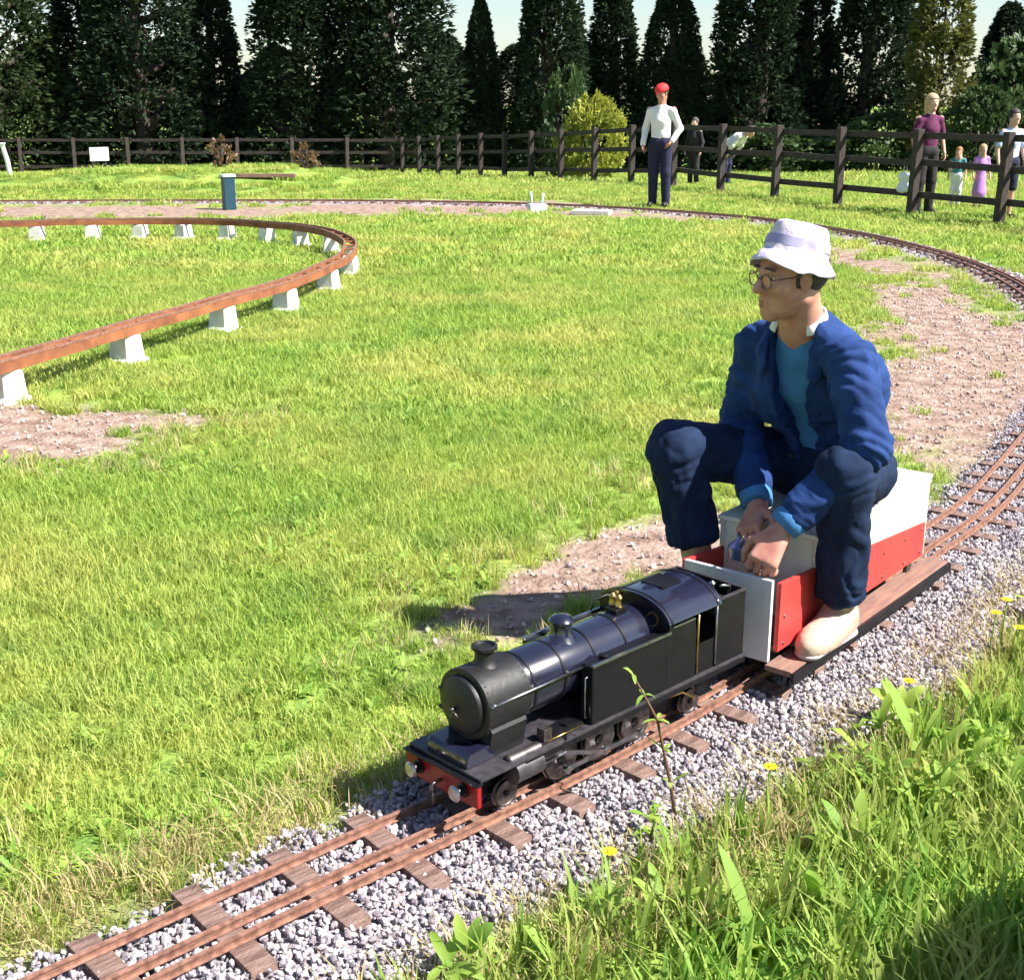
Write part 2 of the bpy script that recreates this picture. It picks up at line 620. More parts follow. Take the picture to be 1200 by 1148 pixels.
turf = ramp_noise(N, L, 2.2, (0.12, 0.22, 0.04), (0.27, 0.35, 0.07))
soil = ramp_noise(N, L, 9, (0.18, 0.115, 0.088), (0.37, 0.27, 0.225))
grit = ramp_noise(N, L, 70, (0.20, 0.17, 0.19), (0.46, 0.42, 0.45))
a1 = N.new('ShaderNodeAttribute')
a1.attribute_name = 'dirt'
a2 = N.new('ShaderNodeAttribute')
a2.attribute_name = 'ballast'
m1 = N.new('ShaderNodeMix')
m1.data_type = 'RGBA'
L.new(a1.outputs['Fac'], m1.inputs[0])
L.new(turf, m1.inputs[6])
L.new(soil, m1.inputs[7])
m2 = N.new('ShaderNodeMix')
m2.data_type = 'RGBA'
L.new(a2.outputs['Fac'], m2.inputs[0])
L.new(m1.outputs[2], m2.inputs[6])
L.new(grit, m2.inputs[7])
L.new(m2.outputs[2], b.inputs['Base Color'])
nb = N.new('ShaderNodeTexNoise')
nb.inputs['Scale'].default_value = 35
nb.inputs['Detail'].default_value = 8
gg = N.new('ShaderNodeNewGeometry')
L.new(gg.outputs['Position'], nb.inputs['Vector'])
bp = N.new('ShaderNodeBump')
bp.inputs['Strength'].default_value = 0.8
bp.inputs['Distance'].default_value = 0.03
L.new(nb.outputs['Fac'], bp.inputs['Height'])
L.new(bp.outputs[0], b.inputs['Normal'])
MATS['ground_mat'] = m
ground = finish('ground', me, m, recalc=False, smooth=True)
tag(ground, 'grassy field with bare pinkish earth beside the railway', kind='structure')

# ------------------------------------------------------------------ scatter by geometry nodes


def scatter(name, pos, rot, scl, idx, protos, label, cat):
    """one object of instances: pos (n,3), rot (n,3) euler, scl (n,), idx (n,) into protos (meshes)"""
    pc = bpy.data.collections.new(name + '_kinds')
    for i, pm in enumerate(protos):
        po = bpy.data.objects.new('%s_kind_%02d' % (name, i), pm)
        pc.objects.link(po)
    me = bpy.data.meshes.new(name)
    me.vertices.add(len(pos))
    me.vertices.foreach_set('co', np.asarray(pos, np.float32).ravel())
    for nm, ty, ar, ky in (('rot', 'FLOAT_VECTOR', rot, 'vector'), ('scl', 'FLOAT', scl, 'value'), ('kid', 'INT', idx, 'value')):
        a = me.attributes.new(nm, ty, 'POINT')
        a.data.foreach_set(ky, np.asarray(ar, np.int32 if ty == 'INT' else np.float32).ravel())
    ng = bpy.data.node_groups.new(name, 'GeometryNodeTree')
    ng.interface.new_socket('Geometry', in_out='INPUT', socket_type='NodeSocketGeometry')
    ng.interface.new_socket('Geometry', in_out='OUTPUT', socket_type='NodeSocketGeometry')
    n, l = ng.nodes, ng.links
    gi, go = n.new('NodeGroupInput'), n.new('NodeGroupOutput')
    ci = n.new('GeometryNodeCollectionInfo')
    ci.inputs['Collection'].default_value = pc
    ci.inputs['Separate Children'].default_value = True
    ci.inputs['Reset Children'].default_value = True
    ip = n.new('GeometryNodeInstanceOnPoints')
    ip.inputs['Pick Instance'].default_value = True

    def attr(nm, ty):
        q = n.new('GeometryNodeInputNamedAttribute')
        q.data_type = ty
        q.inputs['Name'].default_value = nm
        return q.outputs['Attribute']
    l.new(gi.outputs[0], ip.inputs['Points'])
    l.new(ci.outputs[0], ip.inputs['Instance'])
    l.new(attr('kid', 'INT'), ip.inputs['Instance Index'])
    l.new(attr('rot', 'FLOAT_VECTOR'), ip.inputs['Rotation'])
    l.new(attr('scl', 'FLOAT'), ip.inputs['Scale'])
    l.new(ip.outputs[0], go.inputs[0])
    o = bpy.data.objects.new(name, me)
    COL.objects.link(o)
    md = o.modifiers.new('scatter', 'NODES')
    md.node_group = ng
    return tag(o, label, cat, kind='stuff')


def blade_clump(name, n, rad, hmin, hmax, w, lean, m, square=False):
    """n grass blades of three triangles each on a disc (or a square of half side rad)"""
    if square:
        x, y = rng.uniform(-rad, rad, n), rng.uniform(-rad, rad, n)
    else:
        a, r = rng.random(n) * 6.283, rad * np.sqrt(rng.random(n))
        x, y = r * np.cos(a), r * np.sin(a)
    tuft = fbm(x + 50 * rng.random(), y, 9.0 / max(rad, .05) * .1, 3)
    h = hmin + (hmax - hmin) * rng.random(n) ** 1.4 * (0.55 + 0.9 * tuft)
    az = rng.random(n) * 6.283
    ln = lean * (0.3 + rng.random(n)) * h
    q = np.where(rng.random(n) < .5, az + 1.5708, rng.random(n) * 6.283)
    ww = w * rng.uniform(.6, 1.25, n) / 2
    wx, wy = np.cos(q) * ww, np.sin(q) * ww
    dx, dy = np.cos(az) * ln, np.sin(az) * ln
    ht = h * (1 - 0.25 * lean * rng.random(n))
    V = np.empty((n, 5, 3))
    V[:, 0] = np.stack([x - wx, y - wy, np.full(n, -.012)], 1)
    V[:, 1] = np.stack([x + wx, y + wy, np.full(n, -.012)], 1)
    V[:, 2] = np.stack([x + dx * .35 - wx * .8, y + dy * .35 - wy * .8, h * .55], 1)
    V[:, 3] = np.stack([x + dx * .35 + wx * .8, y + dy * .35 + wy * .8, h * .55], 1)
    V[:, 4] = np.stack([x + dx, y + dy, ht], 1)
    o = np.arange(n)[:, None, None] * 5
    F = (np.array([[0, 1, 3], [0, 3, 2], [2, 3, 4]])[None] + o).reshape(-1, 3)
    me = np_mesh(name, V.reshape(-1, 3), F, np.repeat(rng.random(n), 5))
    me.materials.append(MATS[m])
    return me


def field_points(n, x0, x1, y0, y1):
    return np.stack([rng.uniform(x0, x1, n), rng.uniform(y0, y1, n)], 1)


def in_view(P, mx=0.50, off=0.8):
    return np.abs(P[:, 0]) < mx * (P[:, 1] + 1.0) + off


def grass_layer(name, cell, y0, y1, blades, hmin, hmax, w, lean, small, m, label, zone=None, x_off=0.0):
    """lawn as patches of blades on a jittered grid; cells that meet earth or ballast get small tufts instead"""
    big = [blade_clump('%s_patch_%d' % (name, i), int(blades * cell * cell), cell * .56, hmin, hmax, w, lean, m, True) for i in range(4)]
    tufts = [blade_clump('%s_tuft_%d' % (name, i), int(blades * cell * cell * .035), cell * .12, hmin, hmax, w, lean, m) for i in range(4)] + small
    xm = 0.50 * (y1 + 1) + 0.8
    cx, cy = np.meshgrid(np.arange(-xm, xm, cell), np.arange(y0, y1, cell), indexing='ij')
    P = np.stack([cx.ravel(), cy.ravel()], 1) + cell / 2
    P = P[in_view(P)]
    cover = np.zeros(len(P))
    for dx in (-.5, 0, .5):
        for dy in (-.5, 0, .5):
            Q = P + np.array([dx, dy]) * cell
            bal, dirt, verge, so, si = masks(Q)
            bad = np.maximum(bal, dirt)
            if zone == 'verge':
                bad = np.where((so > 0) & (verge > .9), bad, 1)
            elif zone == 'lawn':
                bad = np.where((so > 0) & (Q[:, 1] < 6), 1, bad)
            cover = np.maximum(cover, bad)
    full = P[cover < .03]
    part = P[(cover >= .03)]
    k = int(32 * (1.0 if zone != 'verge' else 1.2))
    Q = (part[:, None, :] + rng.uniform(-.5, .5, (len(part), k, 2)) * cell).reshape(-1, 2)
    bal, dirt, verge, so, si = masks(Q)
    keep = (rng.random(len(Q)) > np.clip(bal * 1.3, 0, 1)) & (rng.random(len(Q)) > np.clip(dirt * 1.15, 0, 0.985))
    if zone == 'verge':
        keep &= (so > 0) & (rng.random(len(Q)) < verge)
    elif zone == 'lawn':
        keep &= ~((so > 0) & (Q[:, 1] < 6))
    Q = Q[keep]
    A = np.r_[full, Q]
    n = len(A)
    kid = np.r_[rng.integers(0, len(big), len(full)), len(big) + rng.integers(0, len(tufts), len(Q))]
    s = np.r_[rng.uniform(.9, 1.12, len(full)), rng.uniform(.7, 1.15, len(Q))] * (0.86 + 0.3 * fbm(A[:, 0], A[:, 1], 0.8))
    rot = np.stack([rng.normal(0, .02, n), rng.normal(0, .02, n), rng.uniform(0, 6.283, n)], 1)
    return scatter(name, np.c_[A, gz(A[:, 0], A[:, 1])], rot, s, kid, big + tufts, label, 'grass')


dryt = [blade_clump('dry_tuft', 10, 0.05, 0.04, 0.11, 0.0035, 0.9, 'dry_grass')]
grass_layer('lawn_near', .30, 1.0, 6.3, 16000, .015, .062, .0040, .9, dryt, 'grass', 'short bright lawn on the near side of the field', 'lawn')
grass_layer('lawn_middle', .5, 6.0, 12.5, 6000, .02, .075, .0075, .9, [], 'grass', 'bright green lawn around the raised track')
grass_layer('lawn_far', 1.0, 12.0, 28.0, 1500, .03, .09, .017, .9, [], 'grass', 'pale green lawn towards the fence')
grass_layer('lawn_beyond_fence', 2.0, 27.0, 52.0, 350, .05, .16, .04, .75, [], 'grass', 'lawn beyond the wooden fence')
grass_layer('verge', .24, 0.9, 6.3, 5200, .03, .15, .0090, .65, dryt, 'verge_grass', 'long rough grass on the verge beside the ballast', 'verge')

# sleeper positions along the track
SLEEP = []
q_ = 0.3
while q_ < TS[-1] - 0.1 and q_ < 56:
    SLEEP.append(q_)
    q_ += 0.205 + random.uniform(-.012, .012)
SLEEP = np.array(SLEEP)


def off_sleeper(s_, o_):
    """keeps most stones off the sleeper tops"""
    k = np.clip(np.searchsorted(SLEEP, s_), 1, len(SLEEP) - 1)
    d = np.minimum(np.abs(SLEEP[k] - s_), np.abs(SLEEP[k - 1] - s_))
    on = (d < .033) & (o_ > -.165) & (o_ < .185)
    return ~on | (rng.random(len(s_)) < .22)


# ------------------------------------------------------------------ stones


def stone_mesh(name, m, flat=0.7):
    bm = bmesh.new()
    bmesh.ops.create_icosphere(bm, subdivisions=1, radius=1.0)
    for v in bm.verts:
        k = 0.72 + 0.5 * rng.random()
        v.co = Vector((v.co.x * k, v.co.y * k * 0.8, v.co.z * k * flat))
    me = bpy.data.meshes.new(name)
    bm.to_mesh(me)
    bm.free()
    me.materials.append(MATS[m])
    return me


rocks = [stone_mesh('ballast_stone_%d' % i, 'ballast') for i in range(7)]
pebbles = [stone_mesh('pebble_%d' % i, 'pebble', 0.55) for i in range(4)]


def along_track(n, s0, s1, o0, o1):
    s = rng.uniform(s0, s1, n)
    o = rng.uniform(o0, o1, n)
    at = lambda A: np.stack([np.interp(s, TS, A[:, 0]), np.interp(s, TS, A[:, 1])], 1)
    T = at(TT)
    return at(TRACK) + np.stack([T[:, 1], -T[:, 0]], 1) * o[:, None], s, o


def stones(name, P, smin, smax, protos, label, zoff=0.02, thresh=None):
    if thresh is not None:
        P = P[thresh]
    n = len(P)
    z = gz(P[:, 0], P[:, 1]) + zoff + rng.uniform(-0.004, 0.010, n)
    s = smin + (smax - smin) * rng.random(n) ** 2
    rot = rng.uniform(0, 6.283, (n, 3)) * np.array([0.25, 0.25, 1.0])
    return scatter(name, np.c_[P, z], rot, s, rng.integers(0, len(protos), n), protos, label, 'gravel')


s_near = float(TS[np.argmin(((TRACK - np.array([2.9, 6.6])) ** 2).sum(1))])
P, q, o = along_track(95000, 1.2, s_near, -0.34, 0.66)
bal, dirt, verge, so, si = masks(P)
stones('ballast', P, 0.0048, 0.0115, rocks, 'grey crushed stone ballast under the near track', 0.0215, (rng.random(len(P)) < bal * 1.1) & off_sleeper(q, o))
P, q, o = along_track(9000, s_near, TS[-1], -0.35, 0.40)
bal, dirt, verge, so, si = masks(P)
stones('ballast_far', P, 0.012, 0.028, rocks, 'grey stone ballast under the far curve of track', 0.012, (rng.random(len(P)) < bal) & off_sleeper(q, o))
P = field_points(60000, -4, 5, 3.0, 12.0)
P = P[in_view(P)]
bal, dirt, verge, so, si = masks(P)
stones('earth_stones', P, 0.005, 0.016, pebbles, 'loose pinkish stones on the bare earth', 0.0, (rng.random(len(P)) < dirt * 0.6) & (bal < 0.3))

# dry stalks along the ballast edge
P, q, o = along_track(1000, 1.0, 6.8, -0.40, -0.17)
P2_, q2, o2 = along_track(1500, 1.0, 8.0, 0.3, 0.55)
P = np.r_[P, P2_]
n = len(P)
dry_p = [blade_clump('dry_stalk_%d' % i, 9, 0.05, 0.02, 0.07, 0.0035, 1.4, 'dry_grass') for i in range(3)]
scatter('dry_grass', np.c_[P, gz(P[:, 0], P[:, 1]) + 0.012], np.stack([np.zeros(n), np.zeros(n), rng.uniform(0, 6.28, n)], 1),
        rng.uniform(0.6, 1.2, n), rng.integers(0, 3, n), dry_p, 'dry straw coloured grass along the ballast edge', 'grass')

# ------------------------------------------------------------------ railway track
RAIL_Z = 0.038
track = empty('railway_track', (0, 0, 0), 0, 'rusty three-rail miniature railway track curving from foreground round the field', 'track')


def rail_sweep(name, off, prof, m, parent, path=None, tang=None, z0=RAIL_Z, zf=None):
    path = TRACK if path is None else path
    tang = TT if tang is None else tang
    rt = np.stack([tang[:, 1], -tang[:, 0]], 1)
    step = 2
    P = path[::step]
    T = rt[::step]
    k = len(prof)
    zz = np.full(len(P), z0) + (gz(P[:, 0], P[:, 1]) if zf else 0)
    V = np.empty((len(P), k, 3))
    for j, (a, h) in enumerate(prof):
        V[:, j, :2] = P + T * (off + a)
        V[:, j, 2] = zz + h
    n = len(P)
    F = []
    i0 = np.arange(n - 1)
    for j in range(k):
        jj = (j + 1) % k
        F.append(np.stack([i0 * k + j, i0 * k + jj, (i0 + 1) * k + jj, (i0 + 1) * k + j], 1))
    me = np_mesh(name, V.reshape(-1, 3), np.concatenate(F))
    return finish(name, me, m, parent, smooth='auto')


RAILP = [(-.0085, 0), (.0085, 0), (.0085, .002), (.0018, .004), (.0018, .018), (.0050, .020), (.0050, .026), (-.0050, .026), (-.0050, .020), (-.0018, .018), (-.0018, .004), (-.0085, .002)]
RAILP = [(a, h * .692) for a, h in RAILP]
for off in (-0.075, 0.025, 0.075):
    rail_sweep('rail', off, RAILP, 'rust', track)
sm = MB().box((0, 0, 0), (0.32, 0.056, 0.034)).build('sleeper', 'sleeper', track, bevel=0.003)
first = True
for s in SLEEP:
    k = int(s / 0.05)
    ob = sm if first else sm.copy()
    if not first:
        COL.objects.link(ob)
        ob.parent = track
    first = False
    jx = random.uniform(-.012, .012)
    rt = np.array([TT[k, 1], -TT[k, 0]])
    c = np.array([np.interp(s, TS, TRACK[:, 0]), np.interp(s, TS, TRACK[:, 1])]) + rt * (0.012 + jx)
    ob.location = (c[0], c[1], 0.0205 + gz1(c[0], c[1]))
    ob.rotation_euler = (random.uniform(-.01, .01), random.uniform(-.02, .02), math.atan2(rt[1], rt[0]) + random.uniform(-.05, .05))

# ------------------------------------------------------------------ steam locomotive (x forward from the buffer beam, y to its left, z world)
LF = np.array([-0.155, 2.484])
LA = math.atan2(-0.697, -0.717)
loco = empty('steam_locomotive', (LF[0], LF[1], 0), LA, 'black miniature steam tank locomotive with red buffer beam on the near track', 'locomotive')
RT = RAIL_Z + 0.018
bb = MB().box((-0.006, 0, 0.143), (0.012, 0.236, 0.054)).build('buffer_beam', 'red_paint', loco, bevel=0.002)
MB().box((-0.004, 0, 0.1715), (0.02, 0.242, 0.004)).build('beam_edge', 'black_paint', bb)
for sy in (-1, 1):
    bu = MB().lathe([(.017, 0.0), (.017, .004), (.012, .006), (.011, .018), (.006, .020), (.006, .024)], (0.0, sy * .072, .145), 'x', 16).build('buffer', 'black_paint', loco, 'auto')
    MB().lathe([(.018, .023), (.019, .025), (.015, .029), (.005, .0305)], (0.0, sy * .072, .145), 'x', 16).build('buffer_head', 'steel', bu, 'auto')
hk = MB().tube([(0, 0, .14), (.022, 0, .14), (.03, 0, .132), (.026, 0, .122), (.018, 0, .122)], .004, 8).build('coupling_hook', 'oily_steel', loco, True)
MB().tube([(.022, 0, .13), (.024, .004, .10), (.022, 0, .085), (.020, -.004, .10), (.022, 0, .13)], .0025, 6).build('coupling_link', 'oily_steel', hk, True)
# frames and footplate
for sy in (-1, 1):
    MB().prism([(-.012, .10), (-.012, .172), (-.92, .172), (-.92, .10), (-.80, .085), (-.16, .085)], sy * .050, sy * .054).build('frame_plate', 'black_paint', loco)
MB().box((-.48, 0, .178), (.94, .236, .008)).build('footplate', 'plate_grey', loco, bevel=.0015)
for sy in (-1, 1):
    MB().box((-.545, sy * .1155, .167), (.80, .004, .014)).build('valance', 'black_paint', loco)
# raised casing in front of the smokebox
fc = MB().prism([(-.018, .182), (-.018, .205), (-.026, .214), (-.10, .218), (-.10, .182)], -.066, .066).build('front_casing', 'boiler_paint', loco, bevel=.003)
# smokebox
ZC = .296
sb = MB().lathe([(.079, -.07), (.0815, -.072), (.0815, -.20), (.076, -.2)], (0, 0, ZC), 'x', 40).build('smokebox', 'smoke_black', loco, 'auto')
dr = MB().lathe([(.0, -.045), (.02, -.0455), (.045, -.050), (.063, -.058), (.066, -.064), (.066, -.071)], (0, 0, ZC), 'x', 36).build('smokebox_door', 'smoke_black', loco, 'auto')
MB().tube([(-.045, 0, ZC), (-.03, 0, ZC), ], .004).tube([(-.034, 0, ZC), (-.034, .02, ZC - .012)], .0022).tube([(-.038, 0, ZC), (-.038, -.006, ZC - .022)], .0022).build('door_handle', 'oily_steel', dr, True)
for zz in (-.022, .022):
    MB().box((-.058, -.035, ZC + zz), (.005, .066, .007)).build('door_hinge', 'smoke_black', dr)
MB().prism([(-.074, ZC - .05), (-.062, .182), (.062, .182), (.074, ZC - .05), (.05, ZC - .01), (-.05, ZC - .01)], -.19, -.085, 'yz').build('saddle', 'smoke_black', loco)
# boiler
bo = MB().lathe([(.072, -.20), (.0735, -.203), (.0735, -.40), (.0775, -.52), (.0785, -.64)], (0, 0, ZC), 'x', 44).build('boiler', 'boiler_paint', loco, 'auto')
for xx, rr in ((-.215, .0755), (-.31, .0755), (-.415, .0760), (-.52, .0797)):
    MB().lathe([(rr - .003, xx), (rr, xx - .001), (rr, xx - .007), (rr - .003, xx - .008)], (0, 0, ZC), 'x', 44).build('boiler_band', 'black_paint', bo, 'auto')
MB().lathe([(.034, -.006), (.027, .004), (.0225, .012), (.0215, .030), (.024, .034), (.029, .037), (.029, .044), (.023, .046), (.020, .04)], (-.132, 0, ZC + .077), 'z', 28).build('chimney', 'smoke_black', loco, 'auto')
MB().lathe([(.040, -.010), (.031, .002), (.0265, .010), (.0265, .030), (.030, .033), (.030, .039), (.024, .046), (.012, .051), (.0, .0525)], (-.374, 0, ZC + .072), 'z', 28).build('steam_dome', 'boiler_paint', loco, 'auto')
sv = MB().box((-.565, 0, ZC + .083), (.040, .040, .012)).build('safety_valve_base', 'black_paint', loco, bevel=.002)
for sy in (-.010, .010):
    MB().lathe([(.008, 0), (.009, .004), (.0065, .008), (.0065, .022), (.009, .025), (.007, .03), (.002, .034)], (-.565, sy, ZC + .089), 'z', 14).build('safety_valve', 'brass', sv, 'auto')
MB().tube([(-.60, -.03, ZC + .07), (-.60, -.035, ZC + .09), (-.585, -.045, ZC + .102), (-.55, -.055, ZC + .095), (-.54, -.058, ZC + .07)], .003, 8).build('steam_pipe', 'smoke_black', loco, True)
wh = MB().lathe([(.004, 0), (.004, .015), (.007, .017), (.007, .035), (.003, .038)], (-.60, -.028, ZC + .075), 'z', 12).build('whistle', 'brass', loco, 'auto')
# handrails with knobs
for sy in (-1, 1):
    hr = MB().tube([(-.075, sy * .081, ZC + .018), (-.20, sy * .083, ZC + .020), (-.362, sy * .083, ZC + .022)], .0030, 8).build('handrail', 'steel', loco, True)
    for xx in (-.085, -.205, -.32):
        MB().tube([(xx, sy * .070, ZC + .018), (xx, sy * .085, ZC + .0205)], .0035, 8).build('handrail_knob', 'steel', hr, True)
# side tanks
for sy in (-1, 1):
    tk = MB().box((-.500, sy * .096, .2545), (.279, .036, .145)).build('side_tank', 'black_paint', loco, bevel=.004)
    MB().box((-.500, sy * .1125, .3285), (.279, .008, .006)).build('tank_beading', 'steel', tk, bevel=.001)  # beading widened in bright steel to stand in for the tank-top highlight
    MB().lathe([(.012, 0), (.012, .008), (.009, .010)], (-.42, sy * .094, .327), 'z', 16).build('tank_filler', 'black_paint', tk, 'auto')
    MB().tube([(-.362, sy * .100, .20), (-.351, sy * .100, .20), (-.351, sy * .100, .30), (-.362, sy * .100, .30)], .002, 6).build('tank_handrail', 'steel', tk, True)
    rv = MB()
    for xx in np.linspace(-.37, -.63, 22):
        for zz in (.190, .319):
            rv.lathe([(.0022, 0), (.0018, .0012), (.0, .0018)], (xx, sy * .114 if sy > 0 else -.1158, zz), 'y', 6)
    for zz in np.linspace(.20, .31, 9):
        for xx in (-.368, -.632):
            rv.lathe([(.0022, 0), (.0018, .0012), (.0, .0018)], (xx, sy * .114 if sy > 0 else -.1158, zz), 'y', 6)
    tag(rv.build('rivets', 'black_paint', tk), kind='stuff')
rv = MB()
for a in np.linspace(0, 6.2832, 41)[:-1]:
    for xx in (-.0795, -.1925):
        rv.lathe([(.0022, 0), (.0018, .0012), (.0, .0018)], (xx, .0815 * math.cos(a), ZC + .0815 * math.sin(a)), 'z', 6, Matrix(((1, 0, 0), (0, math.sin(a), math.cos(a)), (0, -math.cos(a), math.sin(a)))))
tag(rv.build('rivets', 'smoke_black', sb), kind='stuff')
# cab
cf = MB()
arc = [(.113 * math.sin(a), .345 + .052 * math.cos(a)) for a in np.linspace(-math.pi / 2, math.pi / 2, 17)]
cf.prism([(-.113, .182)] + arc + [(.113, .182)], -.640, -.634, 'yz')
cab = cf.build('cab_front', 'black_paint', loco)
for sy in (-1, 1):
    MB().lathe([(.0185, 0), (.0185, .004), (.014, .004), (.014, 0)], (-.635, sy * .062, .352), 'x', 20).build('window_rim', 'brass', cab, 'auto')
    cs = MB().prism([(-.640, .182), (-.640, .345), (-.652, .337), (-.735, .337), (-.742, .30), (-.742, .182)], sy * .1095, sy * .1125).build('cab_side', 'black_paint', loco)
    MB().box((-.692, sy * .111, .3385), (.086, .006, .004)).build('side_beading', 'steel', cs, bevel=.001)
    MB().tube([(-.748, sy * .113, .19), (-.748, sy * .113, .345)], .0028, 8).build('cab_pillar', 'brass', loco, True)
    MB().tube([(-.822, sy * .113, .19), (-.822, sy * .113, .365)], .0028, 8).build('cab_pillar', 'steel', loco, True)
    MB().box((-.783, sy * .109, .222), (.070, .003, .082)).build('cab_door', 'black_paint', loco, bevel=.001)
    st = MB().box((-.785, sy * .108, .125), (.05, .022, .004)).build('cab_step', 'black_paint', loco)
    MB().box((-.785, sy * .100, .15), (.04, .003, .05)).build('step_plate', 'black_paint', st)
rf = MB()
ro = [(.119 * math.sin(a), .344 + .062 * math.cos(a)) for a in np.linspace(-1.45, 1.45, 21)]
ri = [(.115 * math.sin(a), .342 + .058 * math.cos(a)) for a in np.linspace(1.45, -1.45, 21)]
rf.prism(ro + ri, -.835, -.628, 'yz')
roof = rf.build('cab_roof', 'boiler_paint', loco, 'auto')
MB().box((-.735, 0, .4065), (.075, .07, .004)).build('roof_hatch', 'black_paint', roof, bevel=.001)
for xx in (-.64, -.82):
    m_ = MB()
    m_.prism([(.1205 * math.sin(a), .344 + .0635 * math.cos(a)) for a in np.linspace(-1.45, 1.45, 21)] + [(.116 * math.sin(a), .344 + .0605 * math.cos(a)) for a in np.linspace(1.45, -1.45, 21)], xx - .003, xx + .003, 'yz')
    m_.build('roof_rib', 'black_paint', roof, 'auto')
bk = MB().lathe([(.062, -.642), (.062, -.655)], (0, 0, .28), 'x', 30).build('backhead', 'smoke_black', loco, 'auto')
MB().lathe([(.013, -.655), (.013, -.665), (.010, -.667)], (0, .03, .33), 'x', 18).build('pressure_gauge', 'brass', bk, 'auto')
MB().tube([(-.66, -.02, .31), (-.70, -.02, .318), (-.71, -.05, .325)], .004, 8).build('regulator_handle', 'steel', bk, True)
MB().tube([(-.66, .045, .25), (-.68, .047, .26), (-.68, .047, .33)], .004, 8).build('water_gauge', 'brass', bk, True)
# bunker
bn = MB()
bn.box((-.882, .1105, .27), (.118, .004, .176)).box((-.882, -.1105, .27), (.118, .004, .176)).box((-.9395, 0, .27), (.004, .2165, .176)).box((-.825, 0, .235), (.004, .2165, .106)).box((-.882, 0, .31), (.108, .214, .004))
bun = bn.build('bunker', 'black_paint', loco)
MB().box((-.882, .1105, .3605), (.122, .008, .005)).box((-.882, -.1105, .3605), (.122, .008, .005)).box((-.9395, 0, .3605), (.007, .212, .005)).build('bunker_beading', 'plate_grey', bun)
MB().box((-.883, 0, .3215), (.100, .20, .02)).build('coal_load', 'coal', bun, bevel=.006)
MB().lathe([(.012, 0), (.012, .03), (.006, .036), (.006, .05), (.009, .052), (.002, .058)], (-.868, .06, .33), 'z', 16).build('filler_valve', 'steel', bun, 'auto')
MB().tube([(-.90, .09, .33), (-.90, .09, .375), (-.86, .092, .385)], .004, 8).build('hand_pump_lever', 'steel', bun, True)


def wheel(x, y, r, name, spokes=10, dark='black_paint'):
    w = MB()
    w.lathe([(r * .80, -.006), (r * .86, -.007), (r + .004, -.007), (r + .004, -.004), (r, -.003), (r, .006), (r * .84, .006), (r * .80, .004)], (x, y, RT + r), 'y', 30)
    t = w.build(name, 'oily_steel', loco, 'auto')
    s = MB().lathe([(r * .24, -.006), (r * .24, .007), (r * .15, .008)], (x, y, RT + r), 'y', 14)
    for k in range(spokes):
        a = 2 * math.pi * k / spokes
        s.tube([(x + r * .2 * math.cos(a), y, RT + r + r * .2 * math.sin(a)), (x + r * .82 * math.cos(a), y, RT + r + r * .82 * math.sin(a))], .0032, 5)
    s.build('spokes', dark, t)
    return t


for sy in (-1, 1):
    for xx in (-.30, -.43, -.56):
        wheel(xx, sy * .072, .052, 'driving_wheel', 12)
    wheel(-.125, sy * .072, .032, 'pony_wheel', 8)
    wheel(-.775, sy * .072, .034, 'trailing_wheel', 8)
    cy_ = MB().lathe([(.018, -.115), (.027, -.118), (.027, -.200), (.018, -.203), (.010, -.21)], (0, sy * .098, .150), 'x', 22).build('cylinder', 'plate_grey', loco, 'auto')
    MB().lathe([(.010, -.108), (.014, -.112), (.014, -.206), (.010, -.21)], (0, sy * .094, .178 - .0), 'x', 16).build('valve_chest', 'oily_steel', cy_, 'auto')
    cz = RT + .052 - .022
    MB().box((-.43, sy * .094, cz), (.272, .005, .011)).build('coupling_rod', 'steel', loco, bevel=.001)
    for xx in (-.30, -.43, -.56):
        MB().lathe([(.010, 0), (.010, .012), (.006, .014)], (xx, sy * .094 - .006, cz), 'y', 14).build('crank_pin', 'steel', loco, 'auto')
    MB().tube([(-.21, sy * .101, .150), (-.255, sy * .101, .148)], .004, 8).build('piston_rod', 'steel', loco, True)
    rr_ = MB()
    v0, v1 = Vector((-.255, sy * .101, .148)), Vector((-.43, sy * .101, cz))
    ang = math.atan2(v1.z - v0.z, v1.x - v0.x)
    rr_.box(tuple((v0 + v1) / 2), ((v1 - v0).length, .004, .010), Matrix.Rotation(-ang, 3, 'Y'))
    rr_.build('connecting_rod', 'steel', loco)
    MB().box((-.245, sy * .102, .160), (.09, .006, .006)).box((-.245, sy * .102, .137), (.09, .006, .004)).build('slide_bar', 'steel', loco)
    for xx in (-.30, -.43):
        MB().prism([(xx - .058, .182), (xx - .045, .194), (xx, .200), (xx + .045, .194), (xx + .058, .182)], sy * .064, sy * .096).build('splasher', 'black_paint', loco)
    MB().tube([(-.62, sy * .108, .158), (-.70, sy * .108, .15), (-.75, sy * .105, .12), (-.76, sy * .10, .105)], .003, 6).build('injector_pipe', 'brass', loco, True)
    MB().tube([(-.22, sy * .106, .190), (-.34, sy * .106, .190)], .0022, 6).build('lubricator_pipe', 'brass', loco, True)
lub = MB().box((-.235, .085, .198), (.026, .024, .030)).build('lubricator', 'oily_steel', loco, bevel=.002)

